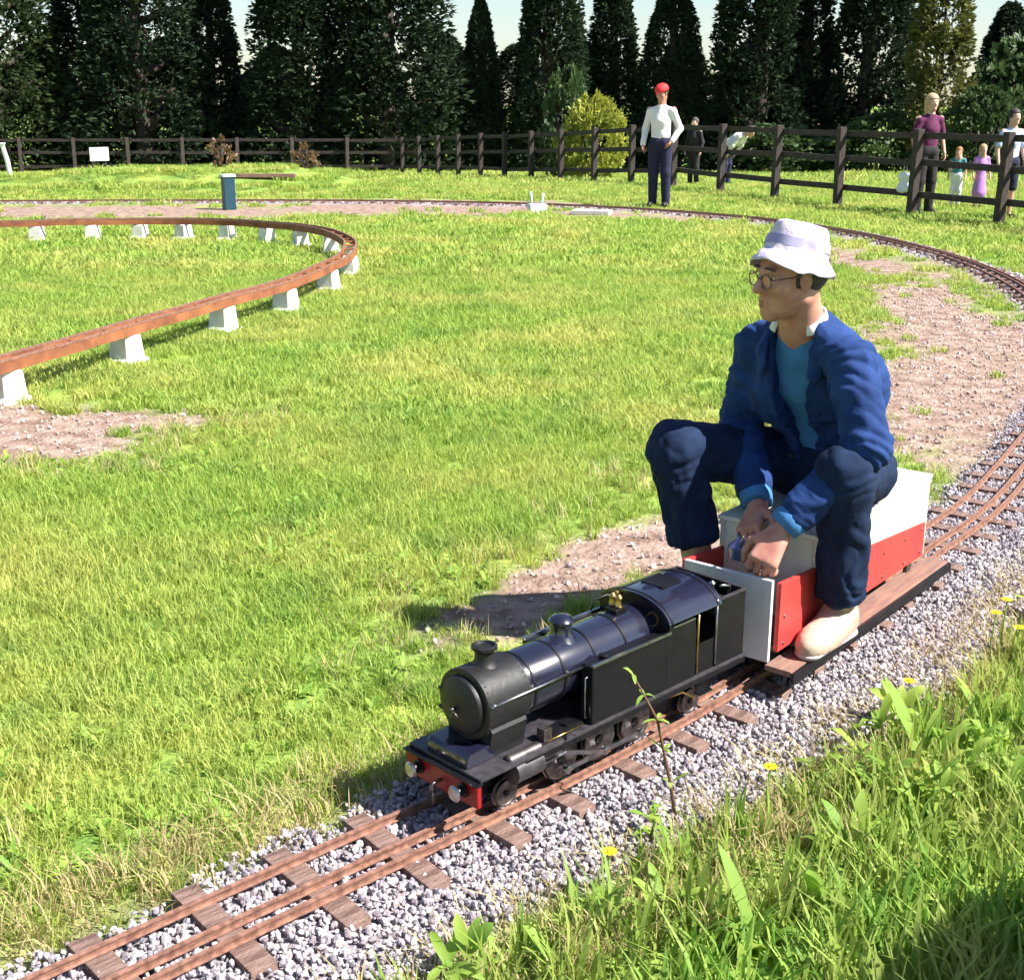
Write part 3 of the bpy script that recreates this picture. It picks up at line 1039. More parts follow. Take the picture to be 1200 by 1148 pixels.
# ------------------------------------------------------------------ driving truck
D2 = np.array([-.63, -.777]) / math.hypot(.63, .777)
TA = math.atan2(D2[1], D2[0])
T0 = (0.58, 3.22)
truck = empty('driving_truck', (T0[0], T0[1], 0), TA, 'red and white wooden driving truck with footboards behind the locomotive', 'truck')
HW = .152
for sy in (-1, 1):
    sp = MB().prism([(-.012, .150), (-.012, .345), (-1.0, .262), (-1.0, .150)], sy * HW, sy * (HW - .014)).build('side_board', 'truck_red', truck, bevel=.002)
    sp['label'] = 'red lower side board'
    sp = MB().prism([(-.215, .330), (-.215, .408), (-1.0, .408), (-1.0, .264)], sy * HW, sy * (HW - .014)).build('side_board', 'truck_white', truck, bevel=.002)
    sp['label'] = 'cream white upper side board'
    fb = MB().box((-.53, sy * .172, .113), (1.10, .078, .016)).build('footboard', 'board_wood', truck, bevel=.003)
    MB().box((-.53, sy * .2145, .102), (1.10, .010, .030)).build('footboard_edge', 'black_paint', fb, bevel=.002)
    for xx in (-.15, -.5, -.9):
        MB().box((xx, sy * .142, .125), (.03, .012, .05)).build('footboard_bracket', 'oily_steel', fb)
MB().box((-.607, 0, .416), (.796, .318, .014)).build('seat_top', 'truck_white', truck, bevel=.004)
MB().box((-1.004, 0, .279), (.012, .30, .255)).build('back_board', 'truck_white', truck, bevel=.002)
for sy in (-1, 1):
    for xx in (-.04, -.20, -.36, -.52, -.68, -.84, -.97):
        for zz in (.168, .245):
            MB().lathe([(.0055, 0), (.005, .002), (.002, .003)], (xx, 0, zz), 'y', 10, Matrix.Translation((0, 0, 0)).to_3x3()).build('screw', 'oily_steel', truck, True).location = (0, sy * HW if sy > 0 else -HW - .003, 0)
    MB().box((-.607, sy * (HW + .0025), .4), (.79, .004, .010)).build('seat_trim', 'panel_white', truck, bevel=.001)
pn = MB().box((0.0, 0, .237), (.014, .268, .232)).build('front_panel', 'panel_white', truck, bevel=.003)
MB().box((-.222, 0, .283), (.014, .274, .250)).build('seat_front', 'truck_white', truck, bevel=.002)
MB().box((-.112, 0, .158), (.20, .272, .012)).build('well_floor', 'board_wood', truck)
MB().box((-.5, 0, .138), (.98, .14, .022)).build('chassis_beam', 'black_paint', truck)
for xx in (-.2, -.8):
    bg = MB().box((xx, 0, .118), (.20, .10, .02)).build('bogie', 'black_paint', truck)
    for dx in (-.06, .06):
        for sy in (-1, 1):
            r = .030
            MB().lathe([(.004, -.007), (r + .004, -.007), (r + .004, -.004), (r, -.003), (r, .006), (r * .8, .006), (r * .75, .003), (.008, .004), (.006, .010)], (xx + dx, sy * .072, RT + r), 'y', 24).build('wheel', 'oily_steel', bg, 'auto')
MB().tube([(.0, 0, .135), (.06, 0, .125), (.10, 0, .12)], .006, 8).build('coupling_bar', 'oily_steel', truck, True)

# oil can on the bunker edge
import_loc = np.array(T0) + D2 * -0.055 + np.array([-D2[1], D2[0]]) * 0.0
can = empty('oil_can', (import_loc[0], import_loc[1], .372), TA + .6, 'small blue-grey metal oil can held in the driver\'s right hand', 'oil can')
MB().lathe([(.030, 0), (.031, .003), (.031, .032), (.026, .038), (.010, .050), (.008, .056), (.0, .057)], (0, 0, 0), 'z', 24).build('can_body', 'can_blue', can, 'auto')
MB().tube([(.018, 0, .040), (.045, 0, .060), (.075, 0, .085)], [.006, .004, .002], 8).build('spout', 'steel', can, True)
MB().tube([(-.012, 0, .048), (-.035, 0, .060), (-.048, 0, .045), (-.040, 0, .018), (-.030, 0, .012)], .003, 8).build('handle', 'can_blue', can, True)

# ------------------------------------------------------------------ raised track on white piers
PIERS = [(-2.98, 5.6), (-2.73, 6.78), (-2.41, 7.91), (-2.05, 9.04), (-1.76, 9.95), (-1.57, 11.0), (-1.53, 12.1), (-1.66, 13.1), (-1.95, 13.95), (-2.38, 14.6), (-2.83, 15.0), (-3.34, 15.25),
         (-3.88, 15.36), (-4.40, 15.38), (-4.93, 15.28), (-5.53, 15.12), (-6.15, 14.95), (-6.8, 14.7), (-7.5, 14.4)]
RP, RS = catmull([(-3.2, 4.5)] + PIERS, 0.05)
RTg = np.gradient(RP, axis=0)
RTg /= np.linalg.norm(RTg, axis=1)[:, None]
raised = empty('raised_track', (0, 0, 0), 0, 'rust-orange raised miniature track curving on white concrete blocks', 'track')
for off in (-.055, .055):
    rail_sweep('side_beam', off, [(-.011, 0), (.011, 0), (.011, .054), (-.011, .054)], 'rust_orange', raised, RP, RTg, 0.172, True)
    rail_sweep('rail', off, [(-.007, 0), (.007, 0), (.007, .014), (-.007, .014)], 'rust', raised, RP, RTg, 0.228, True)
k = 4
sp0 = MB().box((0, 0, 0), (.105, .05, .012)).build('cross_tie', 'rust_orange', raised)
first = True
while k < len(RP):
    ob = sp0 if first else sp0.copy()
    if not first:
        COL.objects.link(ob)
        ob.parent = raised
    first = False
    ob.location = (RP[k, 0], RP[k, 1], .217 + gz1(*RP[k]))
    ob.rotation_euler = (0, 0, math.atan2(-RTg[k, 0], RTg[k, 1]))
    k += 7
pm = MB()
pm.lathe([(.120, 0), (.118, .02), (.092, .035), (.080, .165), (.074, .172)], (0, 0, 0), 'z', 4, Matrix.Rotation(R(45), 3, 'Z'))
p0 = pm.build('pier', 'concrete', raised, bevel=.006)
for i, (x, y) in enumerate(PIERS):
    ob = p0 if i == 0 else p0.copy()
    if i:
        COL.objects.link(ob)
        ob.parent = raised
    j = int(np.argmin(((RP - np.array([x, y])) ** 2).sum(1)))
    ob.location = (x, y, gz1(x, y) - .002)
    ob.rotation_euler = (0, 0, math.atan2(-RTg[j, 0], RTg[j, 1]) - R(14) + random.uniform(-.12, .12))
    ob.scale = (1.2 + random.uniform(-.06, .06), 1.15, 1.0)

# ------------------------------------------------------------------ post and rail fence
fence = empty('field_fence', (0, 0, 0), 0, 'dark brown post and rail wooden fence across the back of the field', 'fence')
FP = [(6.347 - .6533 * i, 17.0 + 1.635 * i) for i in range(-2, 16)]
lx, ly = FP[-1]
FP += [(lx - 1.75 * i, ly + .10 * i) for i in range(1, 13)]
post0 = MB().box((0, 0, .60), (.11, .11, 1.24)).build('post', 'fence_wood', fence, bevel=.01)
for i, (x, y) in enumerate(FP):
    ob = post0 if i == 0 else post0.copy()
    if i:
        COL.objects.link(ob)
        ob.parent = fence
    ob.location = (x, y, gz1(x, y) - .03)
    ob.rotation_euler = (random.uniform(-.015, .015), random.uniform(-.015, .015), math.atan2(1.635, -.6533) + random.uniform(-.04, .04))
rail0 = MB().box((.5, 0, 0), (1.0, .038, .088)).build('fence_rail', 'fence_wood', fence)
first = True
for i in range(len(FP) - 1):
    (x0, y0), (x1, y1) = FP[i], FP[i + 1]
    dx, dy = x1 - x0, y1 - y0
    ln = math.hypot(dx, dy)
    nx_, ny_ = dy / ln, -dx / ln
    for h in (.30, .72, 1.10):
        ob = rail0 if first else rail0.copy()
        if not first:
            COL.objects.link(ob)
            ob.parent = fence
        first = False
        za, zb = gz1(x0, y0) + h, gz1(x1, y1) + h + random.uniform(-.02, .02)
        o_ = .076 + (.003 if i % 2 else 0)
        ob.location = (x0 + nx_ * o_, y0 + ny_ * o_, za)
        ob.rotation_euler = (0, -math.atan2(zb - za, ln), math.atan2(dy, dx))
        ob.scale = (ln * 1.0, 1, 1)

# ------------------------------------------------------------------ trees and shrubs


def crown_mesh(name, n, profile, clumps, size, m, lobes=0.22, droop=0.3, inner=0.45, seg=3, aspect=0.42):
    """many small sprays spread through a crown of unit height; profile(t) = radius at height t (0..1)"""
    ct = rng.random(clumps) ** 0.85
    ca = rng.random(clumps) * 6.283
    ck = 0.82 + rng.random(clumps) * lobes * 1.6
    cc = rng.random(clumps)
    i = rng.integers(clumps, size=n)
    t = ct[i] + rng.normal(0, .035, n)
    ok = (t > 0) & (t < 1)
    i, t = i[ok], t[ok]
    n = len(t)
    tab = np.linspace(0, 1, 201)
    pr = np.interp(t, tab, [profile(float(q)) for q in tab])
    a = ca[i] + rng.normal(0, .22, n)
    r = pr * ck[i] * (1 - inner * rng.random(n) ** 1.6)
    p = np.stack([r * np.cos(a), r * np.sin(a), t], 1)
    out = np.stack([np.cos(a), np.sin(a), -droop + 1.1 * rng.random(n)], 1) + rng.normal(0, .45, (n, 3))
    out /= np.linalg.norm(out, axis=1)[:, None]
    sd = np.cross(out, rng.normal(0, 1, (n, 3)))
    sd /= np.linalg.norm(sd, axis=1)[:, None] + 1e-6
    s = (size * (0.6 + 0.8 * rng.random(n)))[:, None]
    c = np.clip(0.55 * cc[i] + 0.45 * rng.random(n), 0, 1)
    V = np.empty((n, seg, 4, 3))
    for j in range(seg):
        d = out + sd * ((j - (seg - 1) / 2) * 0.55)
        w = np.cross(d, sd + rng.normal(0, .4, (n, 3)))
        w = w / (np.linalg.norm(w, axis=1)[:, None] + 1e-6) * s * aspect * .5
        V[:, j, 0], V[:, j, 1], V[:, j, 2], V[:, j, 3] = p, p + d * s * .55 + w, p + d * s, p + d * s * .55 - w
    return np_mesh(name, V.reshape(-1, 3), np.arange(n * seg * 4).reshape(-1, 4), np.repeat(c, seg * 4))


def trunk_mesh(name, h, r, limbs, reach, start=.1):
    b = MB()
    pts = [(0.02 * math.sin(3 * t), .02 * math.cos(2 * t), h * t) for t in np.linspace(-.03, 1, 8)]
    b.tube(pts, [r * (1.15 - t * 1.0) + .01 for t in np.linspace(0, 1, 8)], 8)
    for i in range(limbs):
        t = start + (1 - start) * .9 * (i + .5) / limbs
        a = i * 2.4
        q = reach(t)
        b.tube([(0, 0, h * t), (q * .5 * math.cos(a), q * .5 * math.sin(a), h * t + q * .18), (q * math.cos(a), q * math.sin(a), h * t + q * .5)], [r * (1 - t) * .5 + .012, r * (1 - t) * .3 + .01, .006], 5)
    return b


con_prof = lambda w, p: (lambda t: w * (min(1.0, t / .06 + .55)) * (1 - t) ** p + .004)
CROWNS = []
for i, (w, p) in enumerate(((.20, .55), (.16, .5), (.185, .7), (.15, .62), (.22, .6))):
    CROWNS.append(crown_mesh('conifer_crown_%d' % i, 13000, con_prof(w, p), 260, .0165, 'conifer', seg=3))
    CROWNS[-1].materials.append(MATS['conifer'])
CROWNL = crown_mesh('conifer_crown_light', 13000, con_prof(.21, .6), 260, .016, 'conifer_light')
CROWNL.materials.append(MATS['conifer_light'])
TRUNKS = [trunk_mesh('t', 0.95, .02, 22, lambda t, w=w: w * .8 * (1 - t) ** .6)for w in (.19, .16)]


def conifer(x, y, h, w, kind, label, name='conifer_tree', rz=None):
    e = empty(name, (x, y, gz1(x, y) - .05), random.uniform(0, 6.28) if rz is None else rz, label, 'tree', 'conifers along the back of the field')
    cm = CROWNL if kind == 'L' else CROWNS[kind]
    c = bpy.data.objects.new('crown', cm)
    COL.objects.link(c)
    c.parent = e
    ww = h * w * (1.24 if x < -2 else 1.12)
    c.scale = (ww, ww, h)
    t = TRUNKS[0 if kind in (0, 'L', 4) else 1].build('trunk', 'bark', e, True)
    t.scale = (h, h, h)
    return e


# x, y, height, width factor, crown kind, label
TREES = [
    (-20.5, 47, 8.0, 1.0, 2, 'dark conifer at the far left edge of the picture'),
    (-17.6, 46, 10.0, 1.05, 'L', 'broad lighter green conifer near the left edge'),
    (-15.2, 49, 9.0, 1.0, 0, 'dark conifer just right of the broad lighter green one'),
    (-12.7, 46.5, 9.6, 1.05, 4, 'wide blackish conifer left of the first deep sky gap'),
    (-10.6, 47.5, 7.6, 1.0, 3, 'slim dark conifer leaning on the wide blackish one, left of sky gap'),
    (-7.4, 46, 9.2, 1.0, 1, 'tall dark conifer immediately right of the first deep sky gap'),
    (-4.2, 46.5, 10.5, 1.05, 0, 'tall broad conifer with lit right flank in the left half'),
    (-1.1, 47, 5.9, 0.95, 3, 'short pointed conifer standing alone with sky on both sides'),
    (1.35, 46.5, 8.4, 0.95, 1, 'upright dark conifer behind and left of the golden shrub'),
    (3.6, 48.5, 7.4, 1.0, 2, 'dark conifer rising behind the golden shrub'),
    (5.6, 47, 6.6, 1.0, 4, 'conifer directly behind the man in the red cap'),
    (8.3, 46, 9.6, 1.0, 1, 'tall dark conifer just right of the man in the red cap'),
    (10.3, 47.5, 8.8, 1.0, 3, 'dark conifer in the middle of the right hand row'),
    (12.3, 46, 9.4, 0.95, 1, 'tall dark conifer left of the pale yellow-green tree'),
    (17.6, 48, 5.9, 1.15, 0, 'rounded dark conifer behind the woman in maroon'),
    (19.6, 48, 6.4, 1.0, 4, 'dark conifer between two sky gaps at the right'),
    (23.2, 47, 9.5, 1.0, 2, 'tall dark conifer at the right edge of the picture'),
]
for t in TREES:
    conifer(*t)


for i, x in enumerate((-22.5, -19, -14, -9.2, -5.8, -2.6, .2, 2.6, 6.9, 9.4, 11.4)):
    conifer(x, 52.5 + (i % 3), 4.7 + (i * 37 % 11) * .07, 1.9, (0, 4, 2)[i % 3], 'dark conifer of the rear row, showing only between the front conifers')


def round_prof(w):
    return lambda t: w * max(0.02, math.sin(math.pi * (0.12 + 0.84 * t))) ** .7


SHRUB = [crown_mesh('shrub_crown_%d' % i, 2600, round_prof(.55), 60, .075, 'shrub', lobes=.3, seg=2, aspect=.55) for i in range(2)]
for q in SHRUB:
    q.materials.append(MATS['shrub'])


def bush(name, x, y, h, w, mesh, label, cat='shrub', group=None, reach=.35, mname=None):
    e = empty(name, (x, y, gz1(x, y) - .02), random.uniform(0, 6.28), label, cat, group)
    c = bpy.data.objects.new('crown', mesh)
    COL.objects.link(c)
    c.parent = e
    c.scale = (w, w, h)
    b = MB()
    for i in range(6):
        a = i * 1.05
        b.tube([(0.02 * math.cos(a), .02 * math.sin(a), -.02), (reach * .4 * w * math.cos(a), reach * .4 * w * math.sin(a), h * .4), (reach * w * math.cos(a), reach * w * math.sin(a), h * .8)], [.03 * h ** .5, .02 * h ** .5, .006], 6)
    b.build('trunk', 'bark', e, True)
    return e


gold = crown_mesh('golden_crown', 4200, round_prof(.5), 80, .07, 'golden', lobes=.35, seg=2, aspect=.5)
gold.materials.append(MATS['golden'])
bush('golden_shrub', 1.92, 31.5, 2.0, 1.3, gold, 'golden yellow shrub behind the fence left of the man in the red cap')
bush('green_shrub', 1.35, 33.0, 2.7, 1.0, SHRUB[0], 'tall mid green shrub rising behind the golden one', group='green shrubs behind the fence')
for i, (x, y, h, w, lb) in enumerate(((14.2, 40, 2.6, 2.0, 'mid green shrub below the pale yellow-green tree'), (15.9, 38, 2.0, 2.2, 'low green shrub behind the woman in maroon, to her left'),
                                  (18.0, 40, 3.4, 2.6, 'tall light green shrub right of the woman in maroon'), (16.4, 43, 4.2, 3.0, 'large dull green shrub in front of the rounded conifer'),
                                  (20.4, 39, 2.4, 2.3, 'green shrub behind the two small children'), (11.6, 42, 1.9, 2.6, 'dark low shrub left of the pale yellow-green tree'),
                                  (8.6, 43, 1.6, 2.8, 'low dark shrub right of the man in the red cap'), (22.8, 41, 2.8, 2.5, 'green shrub at the right edge above the last fence post'))):
    bush('green_shrub', x, y, h, w, SHRUB[i % 2], lb, group='green shrubs behind the fence')
wil = crown_mesh('willow_crown', 6000, lambda t: .12 * min(1, t / .1 + .3) * (1 - t) ** .25 + .004, 90, .030, 'willow', seg=2, lobes=.4)
wil.materials.append(MATS['willow'])
e = empty('pale_tree', (13.2, 41.5, gz1(13.2, 41.5)), 0, 'narrow pale yellow-green tree left of the right hand sky gap', 'tree')
c = bpy.data.objects.new('crown', wil)
COL.objects.link(c)
c.parent = e
c.scale = (6.5, 6.5, 6.6)
trunk_mesh('trunk', 6.0, .09, 10, lambda t: .4).build('trunk', 'bark', e, True)
e = empty('bare_tree', (21.3, 55, gz1(21.3, 55)), 0, 'bare purple-grey tree seen in the right hand sky gap', 'tree')
b = trunk_mesh('trunk', 4.4, .12, 26, lambda t: 1.3 * (1 - t * .6), .3)
b.build('trunk', 'bark', e, True)
# unseen shrub added out of frame on the right to cast the corner shade
shade_crown = crown_mesh('shade_shrub_crown', 16000, round_prof(.55), 120, .034, 'shrub', lobes=.3, seg=2, aspect=.5)
shade_crown.materials.append(MATS['shrub'])
off = bush('green_shrub', 2.02, 1.40, 1.42, 1.15, shade_crown, 'unseen leafy shrub added right of frame to shade the corner', group=None)

# dead brown plants on the bank
brown = crown_mesh('brown_crown', 260, round_prof(.4), 18, .14, 'brown_leaf', seg=2, lobes=.5)
brown.materials.append(MATS['brown_leaf'])
bush('dead_plant', -5.6, 25.3, .62, .45, brown, 'reddish brown dead plant on the bank above the teal post', 'plant')
bush('dead_plant', -4.1, 26.0, .55, .45, brown, 'pale brown dead plant on the crest of the bank, right of the teal post', 'plant')

# ------------------------------------------------------------------ small things by the far track
e = empty('teal_post', (-4.27, 19.75, gz1(-4.27, 19.75)), .5, 'short dark teal square post behind the raised track', 'post')
MB().box((0, 0, .24), (.17, .17, .48)).build('shaft', 'teal_paint', e, bevel=.01)
MB().box((0, 0, .50), (.20, .20, .04)).build('cap', 'pale_cyan', e, bevel=.008)
MB().box((.088, 0, .24), (.008, .12, .38)).build('face_plate', 'pale_cyan', e)
e = empty('sign_board', (-7.9, 25.3, gz1(-7.9, 25.3)), .75, 'small white notice board standing on the grass bank', 'sign')
MB().box((0, 0, .30), (.38, .03, .25)).build('board', 'white_paint', e, bevel=.004)
for sx in (-.13, .13):
    MB().box((sx, .03, .15), (.03, .03, .42)).build('leg', 'fence_wood', e)
e = empty('white_post', (-9.7, 25.3, gz1(-9.7, 25.3)), .1, 'slim white leaning post at the left edge on the bank', 'post')
MB().tube([(0.06, 0, -.02), (0.03, 0, .3), (-.04, 0, .62)], [.045, .045, .04], 10).build('shaft', 'white_paint', e, 'auto')
MB().box((-.04, 0, .63), (.11, .11, .03)).build('cap', 'white_paint', e, bevel=.005)
e = empty('timber_plank', (-4.6, 24.0, gz1(-4.6, 24.0) + .06), .03, 'dark timber plank lying along the bank behind the teal post', 'plank')
MB().box((0, 0, 0), (1.3, .14, .07)).build('plank_body', 'board_wood', e, bevel=.01)
e = empty('point_lever', (0.37, 19.3, gz1(.37, 19.3)), .3, 'pale cyan ground lever frame beside the far track', 'lever')
MB().box((0, 0, .06), (.26, .16, .12)).build('base_box', 'pale_cyan', e, bevel=.01)
MB().tube([(-.08, 0, .10), (-.10, 0, .30)], .018, 8).build('lever', 'pale_cyan', e, True)
MB().tube([(.07, 0, .10), (.10, 0, .27)], .018, 8).build('lever', 'pale_cyan', e, True)
e = empty('white_slab', (1.15, 18.85, gz1(1.15, 18.85)), -.25, 'flat white slab lying beside the far track left of the man', 'slab')
MB().box((0, 0, .03), (.55, .30, .06)).build('slab_body', 'concrete', e, bevel=.008)

# ------------------------------------------------------------------ figures: smooth blended solids meshed with surface nets


class SDF:
    def __init__(self, k=.02):
        self.ops = []
        self.k = k

    def cone(self, a, b, ra, rb, k=None, flat=None, axis=None):
        """tapered limb; flat < 1 thins it along axis"""
        self.ops.append(('c', np.array(a, np.float32), np.array(b, np.float32), ra, rb, self.k if k is None else k, flat, None if axis is None else np.array(axis, np.float32)))
        return self

    def ball(self, c, r, M=None, k=None):
        r = np.array(r if hasattr(r, '__len__') else (r, r, r), np.float32)
        self.ops.append(('e', np.array(c, np.float32), r, None if M is None else np.array(M, np.float32), self.k if k is None else k))
        return self

    def cut(self, fn):
        self.ops.append(('x', fn))
        return self

    def ev(self, P):
        d = np.full(len(P), 1.0, np.float32)
        for o in self.ops:
            if o[0] == 'c':
                _, a, b, ra, rb, k, flat, ax = o
                ab = b - a
                t = np.clip((P - a) @ ab / max(float(ab @ ab), 1e-9), 0, 1)
                q = P - a - t[:, None] * ab
                if flat is not None:
                    w = q @ ax
                    q = q + np.outer(w * (1 / flat - 1), ax)
                e = np.sqrt((q * q).sum(1)) - (ra + (rb - ra) * t)
                if flat is not None:
                    e = e * flat ** .5
            elif o[0] == 'e':
                _, c, r, M, k = o
                q = P - c
                if M is not None:
                    q = q @ M
                k0 = np.sqrt(((q / r) ** 2).sum(1))
                k1 = np.sqrt(((q / (r * r)) ** 2).sum(1)) + 1e-9
                e = k0 * (k0 - 1) / k1
            else:
                d = np.maximum(d, o[1](P))
                continue
            if k > 0:
                h = np.clip(.5 + .5 * (d - e) / k, 0, 1)
                d = d * (1 - h) + e * h - k * h * (1 - h)
            else:
                d = np.minimum(d, e)
        return d

    def bounds(self):
        lo, hi = [], []
        for o in self.ops:
            if o[0] == 'c':
                r = max(o[3], o[4]) + .02
                lo.append(np.minimum(o[1], o[2]) - r)
                hi.append(np.maximum(o[1], o[2]) + r)
            elif o[0] == 'e':
                r = o[2].max() + .02
                lo.append(o[1] - r)
                hi.append(o[1] + r)
        return np.min(lo, 0), np.max(hi, 0)

    def mesh(self, h):
        lo, hi = self.bounds()
        B = 12
        nb = np.ceil((hi - lo) / (h * B)).astype(int)
        n = nb * B + 1
        F = np.ones(n, np.float32)
        bc = np.stack(np.meshgrid(*[np.arange(q) for q in nb], indexing='ij'), -1).reshape(-1, 3)
        ctr = (lo + (bc + .5) * B * h).astype(np.float32)
        dc = self.ev(ctr)
        loc = np.stack(np.meshgrid(*[np.arange(B + 1)] * 3, indexing='ij'), -1).reshape(-1, 3)
        near = np.abs(dc) < B * h * .87 * 1.6 + .02
        for q in bc[(~near) & (dc < 0)]:
            F[q[0] * B:q[0] * B + B + 1, q[1] * B:q[1] * B + B + 1, q[2] * B:q[2] * B + B + 1] = -1
        act = bc[near]
        for a in range(0, len(act), 120):
            blk = act[a:a + 120]
            I = (blk[:, None, :] * B + loc[None]).reshape(-1, 3)
            F[I[:, 0], I[:, 1], I[:, 2]] = self.ev((lo + I * h).astype(np.float32))
        S = F < 0
        c = S[:-1, :-1, :-1]
        mix = np.zeros(c.shape, bool)
        cor = [(i, j, k) for i in (0, 1) for j in (0, 1) for k in (0, 1)]
        for (i, j, k) in cor:
            mix |= S[i:S.shape[0] - 1 + i, j:S.shape[1] - 1 + j, k:S.shape[2] - 1 + k] != c
        idx = np.argwhere(mix)
        vid = np.full(c.shape, -1, np.int32)
        vid[mix] = np.arange(len(idx))
        acc = np.zeros((len(idx), 3))
        cnt = np.zeros(len(idx))
        for ax in range(3):
            for u in (0, 1):
                for v in (0, 1):
                    o0 = [0, 0, 0]
                    o0[(ax + 1) % 3], o0[(ax + 2) % 3] = u, v
                    o1 = list(o0)
                    o1[ax] = 1
                    A = F[idx[:, 0] + o0[0], idx[:, 1] + o0[1], idx[:, 2] + o0[2]]
                    Bv = F[idx[:, 0] + o1[0], idx[:, 1] + o1[1], idx[:, 2] + o1[2]]
                    cr = (A < 0) != (Bv < 0)
                    t = np.where(cr, A / np.where(A - Bv == 0, 1, A - Bv), 0)
                    pt = np.array(o0, float)[None].repeat(len(idx), 0)
                    pt[:, ax] = t
                    acc[cr] += pt[cr]
                    cnt[cr] += 1
        V = lo + (idx + acc / np.maximum(cnt, 1)[:, None]) * h
        Q = []
        for ax in range(3):
            b1, b2 = (ax + 1) % 3, (ax + 2) % 3
            sl0 = [slice(None)] * 3
            sl1 = [slice(None)] * 3
            sl0[ax], sl1[ax] = slice(0, -1), slice(1, None)
            ch = S[tuple(sl0)] != S[tuple(sl1)]
            e = np.argwhere(ch)
            ok = (e[:, b1] > 0) & (e[:, b2] > 0) & (e[:, b1] < c.shape[b1]) & (e[:, b2] < c.shape[b2])
            e = e[ok]
            ins = S[tuple(sl0)][e[:, 0], e[:, 1], e[:, 2]]
            q = []
            for u, v in ((-1, -1), (0, -1), (0, 0), (-1, 0)):
                w = e.copy()
                w[:, b1] += u
                w[:, b2] += v
                q.append(vid[w[:, 0], w[:, 1], w[:, 2]])
            q = np.stack(q, 1)
            q[~ins] = q[~ins][:, ::-1]
            Q.append(q)
        Q = np.concatenate(Q)
        Q = Q[(Q >= 0).all(1)]
        return V, Q


def smooth_v(V, Q, it=1, lam=.5):
    for _ in range(it):
        acc = np.zeros_like(V)
        cnt = np.zeros(len(V))
        for a, b in ((0, 1), (1, 2), (2, 3), (3, 0)):
            np.add.at(acc, Q[:, a], V[Q[:, b]])
            np.add.at(acc, Q[:, b], V[Q[:, a]])
            np.add.at(cnt, Q[:, a], 1)
            np.add.at(cnt, Q[:, b], 1)
        V = V + lam * (acc / np.maximum(cnt, 1)[:, None] - V)
    return V


def sdf_obj(name, sdf, h, m, parent, wrinkle=0.0, wfreq=14.0, it=1, seed=0.0, folds=()):
    V, Q = sdf.mesh(h)
    V = smooth_v(V, Q, it)
    if wrinkle:
        # cloth folds: ridged noise pushed along the normals
        nrm = np.zeros_like(V)
        fn = np.cross(V[Q[:, 2]] - V[Q[:, 0]], V[Q[:, 3]] - V[Q[:, 1]])
        for k in range(4):
            np.add.at(nrm, Q[:, k], fn)
        nrm /= np.linalg.norm(nrm, axis=1)[:, None] + 1e-9
        d = np.empty(len(V))
        for i, p in enumerate(V):
            q = Vector((p[0] * wfreq + seed, p[1] * wfreq, p[2] * wfreq * .8))
            w = mnoise.noise_vector(q * .6)
            d[i] = (.7 - 2.0 * abs(mnoise.noise(q + w * .9))) + .8 * (.35 - abs(mnoise.noise(q * 2.1 + w)))
        d *= wrinkle
        for (c, ax, rad, amp, lam) in folds:
            ax = np.array(ax, float)
            ax /= np.linalg.norm(ax)
            u = V - np.array(c)
            ph = np.array([mnoise.noise(Vector(p) * 9.0 + Vector((seed, 0, 0))) for p in V]) * 4.5
            w_ = np.exp(-(u * u).sum(1) / rad ** 2)
            d += amp * w_ * (np.abs(np.sin((u @ ax) / lam * math.pi + ph)) * 1.6 - 1.0)
        V = V + nrm * d[:, None]
    me = np_mesh(name, V, Q)
    return finish(name, me, m, parent, smooth=True, recalc=False)


def rotm(yaw=0, pitch=0, roll=0):
    return np.array((Matrix.Rotation(yaw, 3, 'Z') @ Matrix.Rotation(pitch, 3, 'Y') @ Matrix.Rotation(roll, 3, 'X')))


def head_prims(s, c, M, neck, sc=1.0, nr=.056):
    """adds a head with a face to sdf s; head frame: x forward, y left, z up"""
    T = lambda *p: np.array(c) + M @ (np.array(p) * sc)
    s.ball(T(-.012, 0, .030), np.array((.098, .076, .092)) * sc, M, .02)
    s.ball(T(.028, 0, -.030), np.array((.062, .060, .084)) * sc, M, .02)
    s.cone(T(-.03, 0, -.06), neck, nr * sc, nr * 1.12, .03)
    for y in (-1, 1):
        s.cone(T(-.005, y * .048, -.055), T(.060, y * .012, -.096), .026 * sc, .022 * sc, .025)
        s.ball(T(.055, y * .038, -.024), .027 * sc, None, .015)
        s.ball(T(.094, y * .013, -.034), .0095 * sc, None, .008)
        s.ball(T(-.002, y * .077, -.004), np.array((.020, .009, .032)) * sc, M, .006)
    s.ball(T(.070, 0, -.100), .017 * sc, None, .02)
    s.cone(T(.080, -.036, .024), T(.080, .036, .024), .011 * sc, .011 * sc, .012)
    s.cone(T(.086, 0, .010), T(.110, 0, -.028), .0095 * sc, .0135 * sc, .010)
    s.ball(T(.070, 0, -.066), np.array((.024, .030, .030)) * sc, M, .012)
    s.cone(T(.086, -.017, -.064), T(.086, .017, -.064), .0065 * sc, .0065 * sc, .006)
    s.cone(T(.084, -.015, -.0765), T(.084, .015, -.0765), .0065 * sc, .0065 * sc, .006)

    def sock(P):
        d1 = np.linalg.norm(P - T(.104, .032, .003).astype(np.float32), axis=1) - .0150 * sc
        d2 = np.linalg.norm(P - T(.104, -.032, .003).astype(np.float32), axis=1) - .0150 * sc
        return -np.minimum(d1, d2)
    s.cut(sock)
    return T


